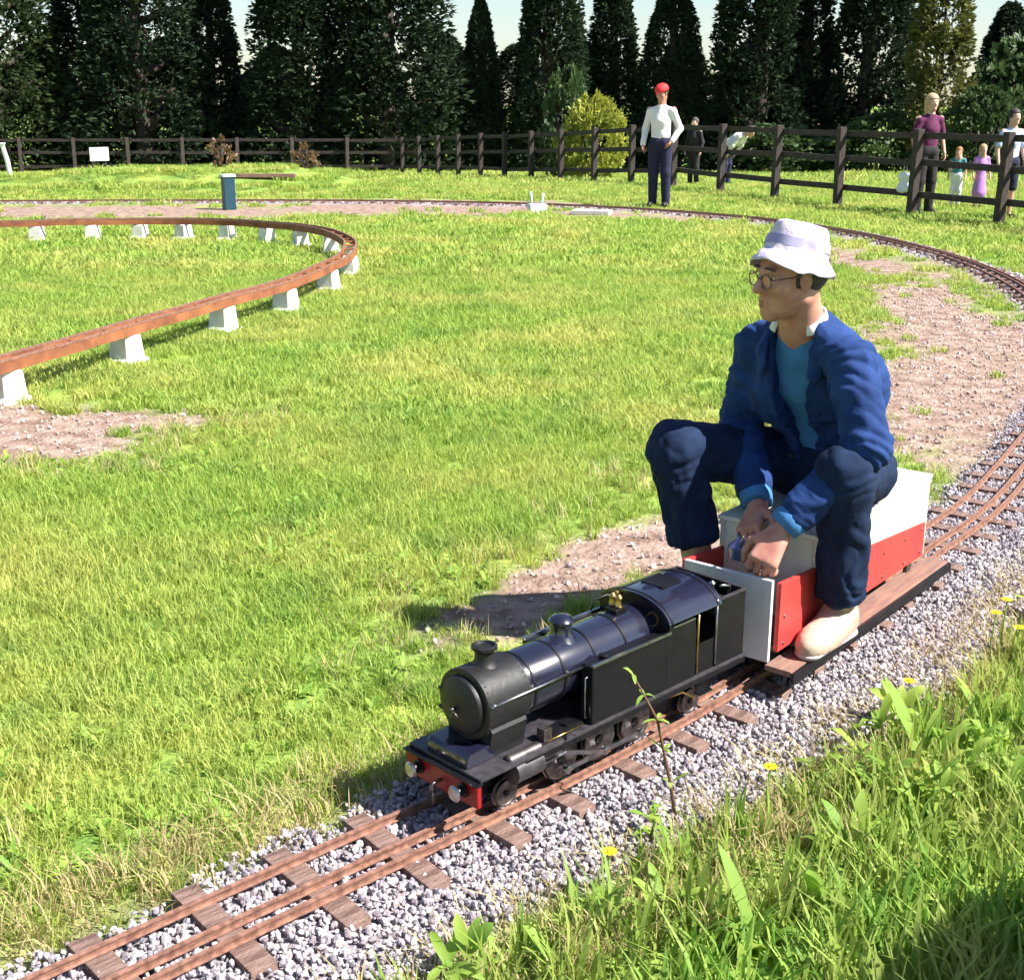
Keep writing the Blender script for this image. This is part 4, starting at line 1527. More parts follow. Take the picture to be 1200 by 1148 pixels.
def hand_prims(s, wrist, palm_dir, normal, curls, size=1.0, thumb=1, spread=.05):
    """palm plus five fingers. palm_dir: wrist -> knuckles, normal: back of the hand; curls: degrees per joint"""
    d = np.array(palm_dir, float)
    d /= np.linalg.norm(d)
    n = np.array(normal, float)
    n -= d * (n @ d)
    n /= np.linalg.norm(n)
    sd = np.cross(n, d) * thumb       # towards the thumb
    w = np.array(wrist, float)
    pl = .085 * size
    for i, o in enumerate((.030, .010, -.010, -.028)):
        s.cone(w + sd * o * .55 * size, w + d * pl + sd * o * size, .016 * size, .0125 * size, .012)
    lens = (.072, .080, .074, .058)
    for i, o in enumerate((.032, .011, -.010, -.030)):
        p = w + d * pl + sd * o * size
        ang = 0
        L = lens[i] * size
        f = d + sd * o * spread * 20
        f /= np.linalg.norm(f)
        for j, fr in enumerate((.46, .30, .24)):
            ang += R(curls[j] + (i - 1.5) * 4)
            dirv = f * math.cos(ang) - n * math.sin(ang)
            q = p + dirv * L * fr
            r0 = (.0095, .0085, .0078)[j] * size
            s.cone(p, q, r0, r0 * .92, .003)
            p = q
    b0 = w + d * .022 * size + sd * .026 * size
    b1 = b0 + (d * .55 + sd * .75 - n * .25) * .042 * size
    b2 = b1 + (d * .85 + sd * .15 - n * .55) * .034 * size
    b3 = b2 + (d * .75 - sd * .15 - n * .75) * .026 * size
    s.cone(b0, b1, .016 * size, .0115 * size, .010)
    s.cone(b1, b2, .0115 * size, .010 * size, .004)
    s.cone(b2, b3, .010 * size, .0085 * size, .003)


# ------------------------------------------------------------------ the driver (truck frame: x forward, y left, z up)
drv = empty('person', (T0[0], T0[1], 0), TA, 'man in navy jacket and pale bucket hat sitting astride the truck', 'person')
PEL, WST, CHE, NEK = (-.605, 0, .515), (-.55, 0, .66), (-.425, -.005, .835), (-.335, 0, .965)
SHL, SHR = (-.305, .160, .892), (-.385, -.152, .880)
ELL, ELR = (-.235, .262, .685), (-.420, -.215, .650)
WRL, WRR = (-.085, .118, .485), (-.245, -.058, .478)
HPL, HPR = (-.600, .095, .505), (-.600, -.095, .505)
KNL, KNR = (-.195, .225, .615), (-.150, -.275, .612)
ANL, ANR = (-.265, .205, .205), (-.205, -.190, .205)
HC = np.array((-.250, .002, 1.112))
HM = rotm(R(-31), R(4), R(-2))
Yv = np.array((0, 1, 0.))
body = SDF(.03)
body.cone(PEL, WST, .10, .10, .04).cone(WST, CHE, .10, .088, .04, .8, (1, 0, 0)).cone(CHE, NEK, .08, .055, .03)
body.cone((-.365, .13, .872), (-.385, -.13, .868), .038, .038, .02)
for sh, el, wr in ((SHL, ELL, WRL), (SHR, ELR, WRR)):
    body.cone(sh, el, .046, .038, .02).cone(el, wr, .039, .027, .02)
for hp, kn, an in ((HPL, KNL, ANL), (HPR, KNR, ANR)):
    body.cone(hp, kn, .075, .055, .03).cone(kn, an, .052, .036, .02)
body.cone(ANL, (-.14, .205, .150), .036, .028, .02).cone(ANR, (-.10, -.19, .150), .036, .028, .02)
hand_prims(body, (-.068, .107, .462), (.62, -.12, -.72), (.72, .25, .62), (48, 48, 38), 1.03, -1)
hand_prims(body, (-.228, -.045, .462), (.80, .18, -.42), (.30, -.30, .80), (38, 42, 35), 1.0, 1)
HT = head_prims(body, HC, HM, NEK, .94)
skin = sdf_obj('body', body, .0042, 'skin', drv, it=2)
# eyes and glasses
for y in (-1, 1):
    ey = MB().lathe([(.0106 * math.sin(a), .0106 * math.cos(a)) for a in np.linspace(0.02, 3.12, 12)], (0, 0, 0), 'x', 16).build('eye', 'eye_white', drv, True)
    ey.matrix_local = Matrix.Translation(Vector(HT(.0705, y * .0305, .004))) @ Matrix([list(r) for r in HM]).to_4x4()
    MB().lathe([(.0055, .0088), (.0046, .0103), (.0, .0109)], (0, 0, 0), 'x', 14).build('iris', 'eye_dark', ey, True)
gl = MB()
for y in (-1, 1):
    ring = [HT(.103 - .10 * abs(math.cos(a)) * .022 * 2, y * .034 + .024 * math.cos(a), -.002 + .020 * math.sin(a)) for a in np.linspace(0, 6.283, 21)]
    gl.tube(ring, .0019, 6, False)
    gl.tube([HT(.099, y * .057, .004), HT(.06, y * .074, .008), HT(-.005, y * .083, .010)], .0018, 6)
gl.tube([HT(.103, -.011, .004), HT(.108, 0, .007), HT(.103, .011, .004)], .0018, 6)
glasses = gl.build('glasses', 'oily_steel', drv, True)
for y in (-1, 1):
    MB().lathe([(.0, 0), (.0195, 0), (.0195, .0013), (0, .0013)], (0, 0, 0), 'x', 20).build('lens', 'glass', glasses, False).matrix_local = Matrix.Translation(Vector(HT(.0995, y * .034, -.002))) @ Matrix([list(r) for r in HM]).to_4x4()
for zz, rr in ((-.064, .0052), (-.0755, .0060)):
    MB().tube([HT(.0835, -.021, zz - .001), HT(.0905, -.010, zz), HT(.0925, 0, zz - .0008), HT(.0905, .010, zz), HT(.0835, .021, zz - .001)], [.0015, rr * .8, rr, rr * .8, .0015], 8).build('lip', 'lip', drv, True)
# hair at the back and sides
hair = SDF(.01)
hair.ball(HT(-.016, 0, .018), np.array((.102, .0815, .088)) * .94, HM)
hair.cut(lambda P: -(((P - HC.astype(np.float32)) @ HM.astype(np.float32))[:, 2] + .062))
hair.cut(lambda P: ((P - HC.astype(np.float32)) @ HM.astype(np.float32))[:, 0] - .022)
hair.cut(lambda P: -(-(((P - HC.astype(np.float32)) @ HM.astype(np.float32))[:, 2]) + .08))
sdf_obj('hair', hair, .004, 'hair_grey', drv, .0015, 60, 1)
for y in (-1, 1):
    MB().tube([HT(.092, y * .014, .030), HT(.095, y * .034, .034), HT(.082, y * .052, .028)], [.0025, .0035, .002], 6).build('eyebrow', 'hair_grey', drv, True)
# bucket hat
hat = MB().lathe([(.0, .105), (.045, .1045), (.074, .099), (.083, .088), (.090, .060), (.0985, .020), (.1005, .006), (.113, -.012), (.126, -.032), (.131, -.041), (.1305, -.045), (.124, -.038),
                  (.110, -.016), (.098, .002), (.094, .020), (.086, .06), (.078, .085), (.0, .099)], (0, 0, 0), 'z', 48)
V = []
for p in hat.v:
    a = math.atan2(p[1], p[0])
    rr = math.hypot(p[0], p[1])
    wob = .0035 * mnoise.noise(Vector((p[0] * 28, p[1] * 28, p[2] * 28))) * (1 + 1.2 * (p[2] < 0)) + (.004 * math.sin(3 * a + .7) if p[2] < -.01 else 0)
    q = np.array((p[0] * 1.06 + wob, p[1] * .93 + wob, p[2] + wob * 1.3 + (.006 * math.cos(2 * a) if p[2] < -.01 else 0)))
    V.append(q)
HATM = rotm(R(-31), R(-14), R(4)) * .85
HO = HT(-.014, 0, .050)
hat.v = [tuple(HO + HATM @ q) for q in V]
hato = hat.build('hat', 'hat_cloth', drv, True)
st = MB()
n = 64
vs, fs = [], []
for i in range(n):
    a = 6.2832 * i / n
    wv = .002 * math.sin(a * 3 + 1)
    wob = .0035 * mnoise.noise(Vector((.095 * math.cos(a) * 28, .095 * math.sin(a) * 28, 1.2)))
    for rr, zz in ((.0972, .022 + wv), (.0936, .052 + wv), (.0895, .052 + wv), (.0925, .022 + wv)):
        rr += .0022 + wob
        vs.append(HO + HATM @ np.array((rr * 1.06 * math.cos(a), rr * .93 * math.sin(a), zz)))
for i in range(n):
    for j in range(4):
        k = (i + 1) % n
        fs.append((i * 4 + j, i * 4 + (j + 1) % 4, k * 4 + (j + 1) % 4, k * 4 + j))
st.add(vs, fs).build('hat_band', 'hat_blue', hato, 'auto')
# shirt
shirt = SDF(.03)
shirt.cone(PEL, WST, .122, .122, .04, .85, (1, 0, 0)).cone(WST, CHE, .120, .124, .05, .80, (1, 0, 0)).cone(CHE, (-.352, 0, .930), .112, .070, .03)
shirt.cone((-.335, .09, .890), (-.375, -.09, .885), .042, .042, .03)
shirt.cut(lambda P: .035 - np.linalg.norm((P - np.array((-.262, 0, .925), np.float32)) / np.array((1.1, .8, 1.6), np.float32), axis=1))
sh = sdf_obj('shirt', shirt, .006, 'shirt_blue', drv, .0025, 16, 1, 3.0)
for wr, el in ((WRL, ELL), (WRR, ELR)):
    w_, e_ = Vector(wr), Vector(el)
    d_ = (e_ - w_).normalized()
    cu = MB().tube([w_ - d_ * .014, w_ - d_ * .012, w_ + d_ * .012, w_ + d_ * .042], [.038, .045, .047, .044], 20).build('shirt_cuff', 'shirt_blue', drv, True)
# white collar points
for y, yy in ((1, 1), (-1, -1)):
    c0 = [(-.330 - .055 * math.cos(a), .062 * math.sin(a) * y, 1.000 - .030 * (1 - math.cos(a)) * .5) for a in np.linspace(.15, 2.5, 10)]
    b = MB()
    vs, fs = [], []
    for i, p in enumerate(c0):
        px, py, pz = p
        ox, oy = (px + .33) / .06, py / .06
        for (o, dz) in ((0.006, .020), (.022, -.020), (.016, -.024), (.0, .016)):
            vs.append((px + ox * o, py + oy * o, pz + dz))
    for i in range(len(c0) - 1):
        for j in range(4):
            fs.append((i * 4 + j, i * 4 + (j + 1) % 4, i * 4 + 4 + (j + 1) % 4, i * 4 + 4 + j))
    fs.append((0, 1, 2, 3))
    k = (len(c0) - 1) * 4
    fs.append((k + 3, k + 2, k + 1, k))
    b.add(vs, fs).build('shirt_collar', 'white_cloth', drv, True)
# jacket: torso and sleeves, open down the front
jac = SDF(.035)
jac.cone((-.612, 0, .49), WST, .148, .136, .05, .85, (1, 0, 0)).cone(WST, CHE, .136, .144, .06, .82, (1, 0, 0)).cone(CHE, (-.372, 0, .925), .138, .085, .05)
jac.cone(SHL, (-.350, 0, .945), .062, .062, .04).cone(SHR, (-.350, 0, .945), .062, .062, .04)
jac.cone((-.50, .06, .78), (-.42, -.06, .78), .125, .125, .05)
for sh_, el, wr in ((SHL, ELL, WRL), (SHR, ELR, WRR)):
    w_ = np.array(wr) + (np.array(el) - np.array(wr)) * .16
    jac.cone(sh_, el, .066, .057, .02).cone(el, w_, .057, .050, .02)


def front_gap(P):
    # open front: a wedge ahead of the trunk axis, wider at the neck
    t = np.clip((P[:, 2] - .52) / .42, 0, 1)
    ax = -.585 + t * .245
    wdt = .028 + .040 * t ** 1.5
    return np.minimum(np.minimum(wdt - np.abs(P[:, 1] + .004), P[:, 0] - ax - .02), .985 - P[:, 2] + .05)


jac.cut(lambda P: front_gap(P))
jac.cut(lambda P: .066 - np.linalg.norm((P - np.array((-.315, 0, 1.0), np.float32)) / np.array((1, 1, 1.5), np.float32), axis=1))
jk = sdf_obj('jacket', jac, .006, 'jacket', drv, .0070, 11, 1, 9.0, [
    (ELL, np.array(WRL) - np.array(SHL), .12, .0045, .038), (ELR, np.array(WRR) - np.array(SHR), .12, .0045, .038),
    (WRL, np.array(WRL) - np.array(ELL), .08, .0018, .026), (WRR, np.array(WRR) - np.array(ELR), .08, .0018, .026),
    (SHL, (.5, .5, -.8), .12, .0050, .040), (SHR, (.5, -.5, -.8), .12, .0050, .040),
    ((-.50, .08, .64), (.3, .2, 1), .17, .0065, .045), ((-.50, -.08, .64), (.3, -.2, 1), .17, .0065, .045), ((-.40, 0, .80), (.2, 1, .5), .15, .004, .05)])
for y in (-1, 1):
    col_ = SDF(.010)
    pts = [(-.420, y * .004, .978, .024), (-.400, y * .066, .968, .026), (-.345, y * .094, .950, .030), (-.285, y * .088, .905, .032), (-.268, y * .078, .850, .022)]
    for p, q in zip(pts[:-1], pts[1:]):
        mid = np.array((p[0] + q[0] + .68, (p[1] + q[1]) * .9, .35 * .2))
        mid = mid / np.linalg.norm(mid)
        col_.cone(p[:3], q[:3], p[3], q[3], .008, .36, mid)
    sdf_obj('jacket_collar', col_, .0045, 'jacket', jk, .0015, 30, 1)


def cloth_patch(name, src, cond, off, m, parent):
    """a pocket, placket or band: copies the cloth faces that meet cond and lifts them off the surface"""
    me = src.data
    fc = np.empty(len(me.polygons) * 3)
    me.polygons.foreach_get('center', fc)
    fn = np.empty(len(me.polygons) * 3)
    me.polygons.foreach_get('normal', fn)
    fc, fn = fc.reshape(-1, 3), fn.reshape(-1, 3)
    keep = np.argwhere(cond(fc, fn))[:, 0]
    co = np.empty(len(me.vertices) * 3)
    me.vertices.foreach_get('co', co)
    nr = np.empty(len(me.vertices) * 3)
    me.vertices.foreach_get('normal', nr)
    co, nr = co.reshape(-1, 3), nr.reshape(-1, 3)
    ids = np.array([list(me.polygons[i].vertices) for i in keep])
    u, inv = np.unique(ids.ravel(), return_inverse=True)
    n = len(u)
    top = co[u] + nr[u] * off
    bot = co[u] - nr[u] * .002
    F = inv.reshape(-1, 4)
    ed = {}
    for f in F:
        for a, b in zip(f, np.roll(f, -1)):
            ed[(a, b)] = ed.get((a, b), 0) + 1
    side = [(a, b) for (a, b) in ed if (b, a) not in ed]
    Q = [tuple(f) for f in F] + [(b, a, a + n, b + n) for a, b in side]
    return finish(name, np_mesh(name, np.r_[top, bot], np.array(Q)), m, parent, smooth='auto', recalc=False)


cloth_patch('chest_pocket', jk, lambda c, n: (c[:, 1] > .070) & (c[:, 1] < .135) & (c[:, 2] > .755) & (c[:, 2] < .835) & (n[:, 0] > .35), .004, 'jacket', jk)
cloth_patch('hip_pocket', jk, lambda c, n: (c[:, 1] > .10) & (c[:, 2] > .50) & (c[:, 2] < .60) & (c[:, 0] > -.62) & (c[:, 0] < -.49) & (n[:, 1] > .4), .004, 'jacket', jk)
for sg in (-1, 1):
    cloth_patch('front_placket', jk, lambda c, n: (c[:, 1] * sg > .030 + .040 * np.clip((c[:, 2] - .52) / .42, 0, 1) ** 1.5) & (c[:, 1] * sg < .052 + .040 * np.clip((c[:, 2] - .52) / .42, 0, 1) ** 1.5) & (c[:, 2] > .56) & (c[:, 2] < .84) & (n[:, 0] > .3), .003, 'jacket', jk)
for t_ in (.12, .38, .64):
    p_ = np.array((-.585 + .245 * t_ + .128, -.050 - .018 * t_, .52 + .42 * t_))
    MB().lathe([(.0, .0), (.007, .0005), (.007, .003), (.0, .004)], tuple(p_), 'x', 12).build('button', 'hair_dark', jk, True)
# trousers
tr = SDF(.04)
tr.cone((-.615, 0, .495), (-.575, 0, .56), .135, .125, .05)
for hp, kn, an in ((HPL, KNL, ANL), (HPR, KNR, ANR)):
    kn_, an_ = np.array(kn), np.array(an)
    hem = an_ + (kn_ - an_) * (.10 if an is ANL else .33)
    tr.cone(hp, kn, .097, .074, .04).cone(kn, hem, .074, .064 if an is ANL else .072, .025)
    dd = (kn_ - an_) / np.linalg.norm(kn_ - an_)
    tr.cut(lambda P, hem=hem, dd=dd: np.where(np.linalg.norm(P - hem.astype(np.float32), axis=1) < .16, -((P - hem.astype(np.float32)) @ dd.astype(np.float32)), -1.0))
sdf_obj('trousers', tr, .006, 'trousers', drv, .0060, 10, 1, 21.0, [
    (KNL, (.2, .1, 1), .12, .0035, .044), (KNR, (.2, .1, 1), .12, .0035, .044), ((-.24, .215, .36), (.25, 1, .25), .17, .0055, .045), ((-.18, -.235, .42), (.25, 1, .25), .17, .0055, .045),
    (HPL, (1, .4, .2), .16, .0065, .042), (HPR, (1, -.4, .2), .16, .0065, .042), ((-.26, .205, .25), (0, 0, 1), .08, .0060, .030)])
# socks and shoes
for an, toe, yaw in ((ANL, (-.10, .200, .15), 0), (ANR, (-.07, -.19, .15), 0)):
    an_ = np.array(an)
    kn_ = np.array(KNL if an is ANL else KNR)
    sk = SDF(.01)
    sk.cone(an_ + (kn_ - an_) * .40, an_ - np.array((0, 0, .03)), .046, .042)
    sdf_obj('sock', sk, .006, 'sock', drv)
    shn = SDF(.022)
    tx, ty = toe[0], toe[1]
    shn.cone((an_[0] - .035, an_[1], .162), (tx - .03, ty, .156), .040, .042, .02, None).cone((tx - .06, ty, .154), (tx, ty, .150), .044, .036, .02)
    shn.cone((an_[0] - .005, an_[1], .20), (an_[0] + .06, an_[1], .165), .050, .044, .03)
    shn.cut(lambda P: .127 - P[:, 2])
    so_o = sdf_obj('shoe', shn, .005, 'shoe_tan', drv, .001, 30)
    ft = np.array((tx, ty))
    hl = np.array((an_[0], an_[1]))
    for q_ in (.42, .56, .70):
        c_ = hl + (ft - hl) * q_
        zt = .2135 - .030 * (q_ - .35) / .35
        MB().tube([(c_[0], c_[1] - .030, zt - .020), (c_[0] + .006, c_[1] - .012, zt - .003), (c_[0] + .004, c_[1], zt), (c_[0] - .002, c_[1] + .012, zt - .003), (c_[0] - .004, c_[1] + .030, zt - .020)], .0026, 6).build('lace', 'sock', so_o, True)
    sol = SDF(.01)
    sol.cone((an_[0] - .035, an_[1], .150), (tx, ty, .150), .046, .042, .01)
    sol.cut(lambda P: np.maximum(P[:, 2] - .136, .1215 - P[:, 2]))
    sdf_obj('sole', sol, .004, 'sole_grey', so_o)

# ------------------------------------------------------------------ people in the distance


def person(x, y, face, h, label, shirt_m, legs_m, hair_m, legs='trousers', cap=None, arms='down', bend=0.0, group=None, skin_m='skin_pale', bag=None, shoes='black_shoe', dress=False, res=.013, tie=None, sleeves='long', nod=0.0, look=0.0):
    """face: direction angle (radians, world) the figure looks to; h: height"""
    e = empty('person', (x, y, gz1(x, y)), face, label, 'person', group)
    k = h / 1.75
    f = lambda *p: np.array(p) * k
    cb, sb_ = math.cos(bend), math.sin(bend)

    def up(px, py, pz):      # bend the upper body forward about the hips
        dz = pz - .92
        return f(px * cb + dz * sb_, py, .92 + dz * cb - px * sb_)
    b = SDF(.02)
    hd = 1.12 if h < 1.3 else 1.0
    hc = up(.02, 0, 1.63)
    HMx = rotm(look, bend * .6 + nod)
    b.cone(up(0, 0, .98), up(0, 0, 1.25), .11 * k, .12 * k, .04, .75, (1, 0, 0)).cone(up(0, 0, 1.25), up(0, 0, 1.46), .11 * k, .055 * k, .04)
    b.cone(up(0, -.15, 1.375), up(0, .15, 1.375), .048 * k, .048 * k)
    head_prims(b, hc, HMx, up(0, 0, 1.46), k * hd, .052)
    ARM = []
    for s in (-1, 1):
        if arms == 'down':
            el, wr, hn = up(-.02, s * .24, 1.13), up(.06, s * .25, .90), up(.09, s * .24, .82)
        elif arms == 'pocket':
            el, wr, hn = up(-.06, s * (.27 if s > 0 else .25), 1.13), up(.07, s * (.19 if s > 0 else .25), (.96 if s > 0 else .91)), up(.12, s * (.15 if s > 0 else .24), (.90 if s > 0 else .83))
        elif arms == 'front':
            el, wr, hn = up(.02, s * .25, 1.14), up(.22, s * .14, 1.02), up(.28, s * .08, 1.00)
        else:                # 'rail': hanging forwards
            el, wr, hn = up(.12, s * .22, 1.16), up(.22, s * .17, .95), up(.26, s * .16, .88)
        ARM.append((up(0, s * .168, 1.375), el, wr))
        b.cone(up(0, s * .18, 1.40), el, .045 * k, .037 * k).cone(el, wr, .036 * k, .026 * k)
        dd = hn - wr
        dd = dd / np.linalg.norm(dd)
        hand_prims(b, wr, dd, (0, s, 0), (15, 20, 15), k * .95, 1 if s > 0 else -1)
        b.cone(f(0, s * .085, .90), f(.02, s * .095, .50), .075 * k, .052 * k).cone(f(.02, s * .095, .50), f(-.01, s * .10, .09), .050 * k, .034 * k)
        b.cone(f(-.02, s * .10, .06), f(.12, s * .11, .035), .035 * k, .026 * k)
    sdf_obj('body', b, res * k, skin_m, e)
    sh = SDF(.03)
    sh.cone(up(0, 0, .95), up(0, 0, 1.25), .142 * k, .148 * k, .05, .75, (1, 0, 0)).cone(up(0, 0, 1.25), up(0, 0, 1.42), .135 * k, .075 * k, .04)
    for a, el, wr in ARM:
        sh.cone(up(0, 0, 1.42), a, .055 * k, .052 * k, .03)
        if sleeves == 'long':
            sh.cone(a, el, .056 * k, .048 * k).cone(el, wr, .048 * k, .040 * k)
        else:
            sh.cone(a, a + (el - a) * .75, .056 * k, .058 * k)
    sdf_obj('shirt', sh, res * k, shirt_m, e, .004 * k, 14, 1, x)
    tr_ = SDF(.03)
    if dress:
        tr_.cone(f(0, 0, 1.0), f(0, 0, .45), .13 * k, .21 * k, .02, .8, (1, 0, 0))
        sdf_obj('skirt', tr_, res * k, legs_m, e, .004 * k, 14)
    else:
        tr_.cone(f(0, -.04, .94), f(0, .04, .94), .12 * k, .12 * k)
        lo = .06 if legs == 'trousers' else .52
        for s in (-1, 1):
            tr_.cone(f(0, s * .085, .90), f(.02, s * .095, max(.50, lo)), .098 * k, .075 * k)
            if legs == 'trousers':
                tr_.cone(f(.02, s * .095, .50), f(-.01, s * .10, .07), .075 * k, .062 * k)
        sdf_obj('trousers' if legs == 'trousers' else 'shorts', tr_, res * k, legs_m, e, .004 * k, 14)
    for s in (-1, 1):
        so = SDF(.01)
        so.cone(f(-.04, s * .10, .05), f(.14, s * .112, .04), .048 * k, .04 * k)
        so.cut(lambda P: .003 - P[:, 2])
        sdf_obj('shoe', so, res * k * .8, shoes, e)
    ha = SDF(.01)
    hh = lambda *p: hc + HMx @ (np.array(p) * k * hd)
    if hair_m == 'long_' or hair_m.startswith('long_'):
        ha.ball(hh(-.02, 0, .03), np.array((.118, .100, .110)) * k * hd, HMx).cone(hh(-.05, 0, 0), hh(-.07, 0, -.17), .090 * k * hd, .075 * k * hd)
        hm = hair_m[5:]
    else:
        ha.ball(hh(-.022, 0, .035), (np.array((.114, .094, .106)) if not cap else np.array((.106, .087, .097))) * k * hd, HMx)
        hm = hair_m
    ha.cut(lambda P: np.minimum(((P - hc.astype(np.float32)) @ HMx.astype(np.float32))[:, 0] - .035 * k, .055 * k - ((P - hc.astype(np.float32)) @ HMx.astype(np.float32))[:, 2]))
    sdf_obj('hair', ha, res * k * .7, hm, e)
    if cap:
        cp = SDF(.008)
        cp.ball(hh(-.01, 0, .055), np.array((.118, .098, .084)) * k * hd, HMx)
        cp.cut(lambda P: .035 * k - ((P - hc.astype(np.float32)) @ HMx.astype(np.float32))[:, 2])
        cp.cone(hh(.09, -.04, .045), hh(.09, .04, .045), .012 * k, .012 * k).cone(hh(.15, -.02, .035), hh(.15, .02, .035), .008 * k, .008 * k, .03)
        sdf_obj('cap', cp, res * k * .6, cap, e)
    if tie:
        MB().prism([(-.028 * k, 1.43 * k), (.028 * k, 1.43 * k), (.034 * k, 1.10 * k), (0, 1.05 * k), (-.034 * k, 1.10 * k)], .118 * k, .124 * k, 'yz').build('tie', tie, e)
    return e


FACE = math.atan2(-20, -2.2)       # towards the camera
g1 = 'visitors along the fence'
person(2.26, 20.15, FACE - .25, 1.80, 'man in white shirt, navy trousers and red cap standing inside the fence', 'white_cloth', 'navy_cloth', 'hair_dark', cap='red_cap', arms='pocket', skin_m='skin', group=g1, nod=.32, look=-.3)
person(5.95, 18.95, FACE + .35, 1.66, 'fair haired woman in maroon top and dark trousers at the fence', 'maroon_cloth', 'dark_cloth', 'long_hair_blonde', sleeves='short', group=g1)
person(6.88, 20.35, FACE - .3, .88, 'small ginger haired child in teal top behind the fence rails', 'teal_cloth', 'plastic_white', 'long_hair_ginger', sleeves='short', group=g1)
person(7.12, 20.0, FACE + .2, .93, 'small blonde child in lilac dress behind the fence rails', 'lilac_cloth', 'lilac_cloth', 'long_hair_blonde', dress=True, sleeves='short', group=g1)
person(6.80, 18.05, FACE + .4, 1.46, 'dark haired youngster in pale blue top and navy shorts at the right edge', 'pale_blue_cloth', 'navy_cloth', 'hair_dark', legs='shorts', sleeves='short', group=g1)
person(4.25, 26.2, FACE + 1.0, 1.45, 'person in white top bending forward behind the fence', 'white_cloth', 'navy_cloth', 'hair_dark', bend=1.05, arms='rail', group=g1)
person(3.62, 26.3, FACE - .6, 1.30, 'child in dark clothes behind the fence beside the man in red cap', 'dark_cloth', 'dark_cloth', 'hair_grey', group=g1)
bgx, bgy = 5.66, 18.95
e = empty('carrier_bag', (bgx, bgy, gz1(bgx, bgy) + .28), .4, 'white plastic carrier bag hanging at the maroon woman\'s side', 'bag')
bg_ = SDF(.02)
bg_.cone((0, -.07, .08), (0, .07, .08), .075, .075, .03, .6, (1, 0, 0)).cone((0, -.07, .24), (0, .07, .24), .06, .06, .05, .6, (1, 0, 0))
sdf_obj('bag_body', bg_, .012, 'plastic_white', e, .006, 16)
MB().tube([(0, -.05, .28), (0, -.02, .42), (0, .02, .42), (0, .05, .28)], .006, 6).build('handle', 'plastic_white', e, True)

# ------------------------------------------------------------------ foreground weeds


def leaf_strip(b, C, base, az, length, width, rise, droop, n=6):
    o = len(b.v)
    up_ = Vector((0, 0, 1))
    d = Vector((math.cos(az), math.sin(az), 0))
    sd = Vector((-d.y, d.x, 0))
    for i in range(n + 1):
        t = i / n
        p = Vector(base) + d * (length * t * (1 - .15 * t)) + up_ * (rise * length * t - droop * length * t * t)
        w = width * math.sin(math.pi * min(1, .08 + t * .92)) ** .8 * .5 + .0008
        wv = .15 * w * math.sin(t * 14)
        b.v += [tuple(p - sd * w + up_ * (.25 * w + wv)), tuple(p), tuple(p + sd * w + up_ * (.25 * w - wv))]
    for i in range(n):
        k = o + i * 3
        b.f += [(k, k + 1, k + 4, k + 3), (k + 1, k + 2, k + 5, k + 4)]
    C += [random.random()] * (3 * (n + 1))


def weed_leaves(parent, specs, m):
    for (base, az, ln, wd, rise, droop) in specs:
        b = MB()
        C = []
        leaf_strip(b, C, base, az, ln * .8, wd * .8, rise, droop)
        me = np_mesh('leaf', b.v, b.f, C)
        finish('leaf', me, m, parent, smooth=True, recalc=False)


def dock(x, y, n, ln, label):
    e = empty('dock_plant', (x, y, gz1(x, y)), 0, label, 'weed', 'broad leaved weeds on the verge')
    weed_leaves(e, [((random.uniform(-.015, .015), random.uniform(-.015, .015), 0), random.uniform(0, 6.28), ln * random.uniform(.7, 1.15), ln * .24 * random.uniform(.8, 1.2), random.uniform(.7, 1.8), random.uniform(.4, .9)) for _ in range(n)], 'weed')
    return e


dock(1.02, 2.80, 7, .18, 'broad leaved dock plant on the verge below the pale shoe')
dock(.48, 2.08, 6, .17, 'bright upright dock plant near the bottom edge right of centre')
dock(.72, 2.40, 7, .16, 'broad leaved dock plant midway up the verge near the corner shade')
dock(.08, 2.02, 5, .13, 'small dock plant at the bottom edge beside the ballast')
dock(.95, 2.55, 6, .15, 'dock plant in the long grass close to the right edge')
dock(.62, 2.22, 8, .15, 'leafy dock plant left of the corner shade, below the midway one')
dock(.30, 2.18, 7, .12, 'small leafy dock between the two single yellow flowers')
dock(.84, 2.66, 8, .15, 'leafy dock halfway between ballast and the right edge')
dock(1.25, 3.05, 6, .14, 'small dock plant at the right edge among yellow flowers')


def flower(x, y, h, label):
    e = empty('yellow_flower', (x, y, gz1(x, y)), random.uniform(0, 6), label, 'flower', 'yellow flowers on the verge')
    MB().tube([(0, 0, 0), (.008, 0, h * .5), (.004, .004, h)], [.0025, .002, .002], 6).build('stem', 'weed', e, True)
    for i in range(12):
        b = MB()
        C = []
        leaf_strip(b, C, (.004, .004, h), i * .5236, .020, .009, .35, .2, 3)
        finish('petal', np_mesh('petal', b.v, b.f, C), 'petal', e, recalc=False)
    MB().lathe([(.006, 0), (.005, .004), (0, .006)], (.004, .004, h), 'z', 10).build('flower_centre', 'petal', e, True)
    weed_leaves(e, [((0, 0, 0), k * 1.6, .09, .02, .8, .9) for k in range(4)], 'weed')


for x, y, h, lb in ((1.40, 3.28, .16, 'yellow flower at the right edge, lowest of its cluster'), (1.36, 3.34, .18, 'yellow flower left in the right edge cluster'), (1.46, 3.38, .20, 'tallest yellow flower of the right edge cluster'),
                    (1.43, 3.46, .17, 'rearmost yellow flower of the right edge cluster'), (.58, 2.56, .13, 'single yellow flower on the verge beside the ballast edge'), (.19, 2.25, .11, 'single low yellow flower near the bottom beside the ballast'),
                    (1.02, 3.02, .12, 'single yellow flower below the red truck')):
    flower(x, y, h, lb)
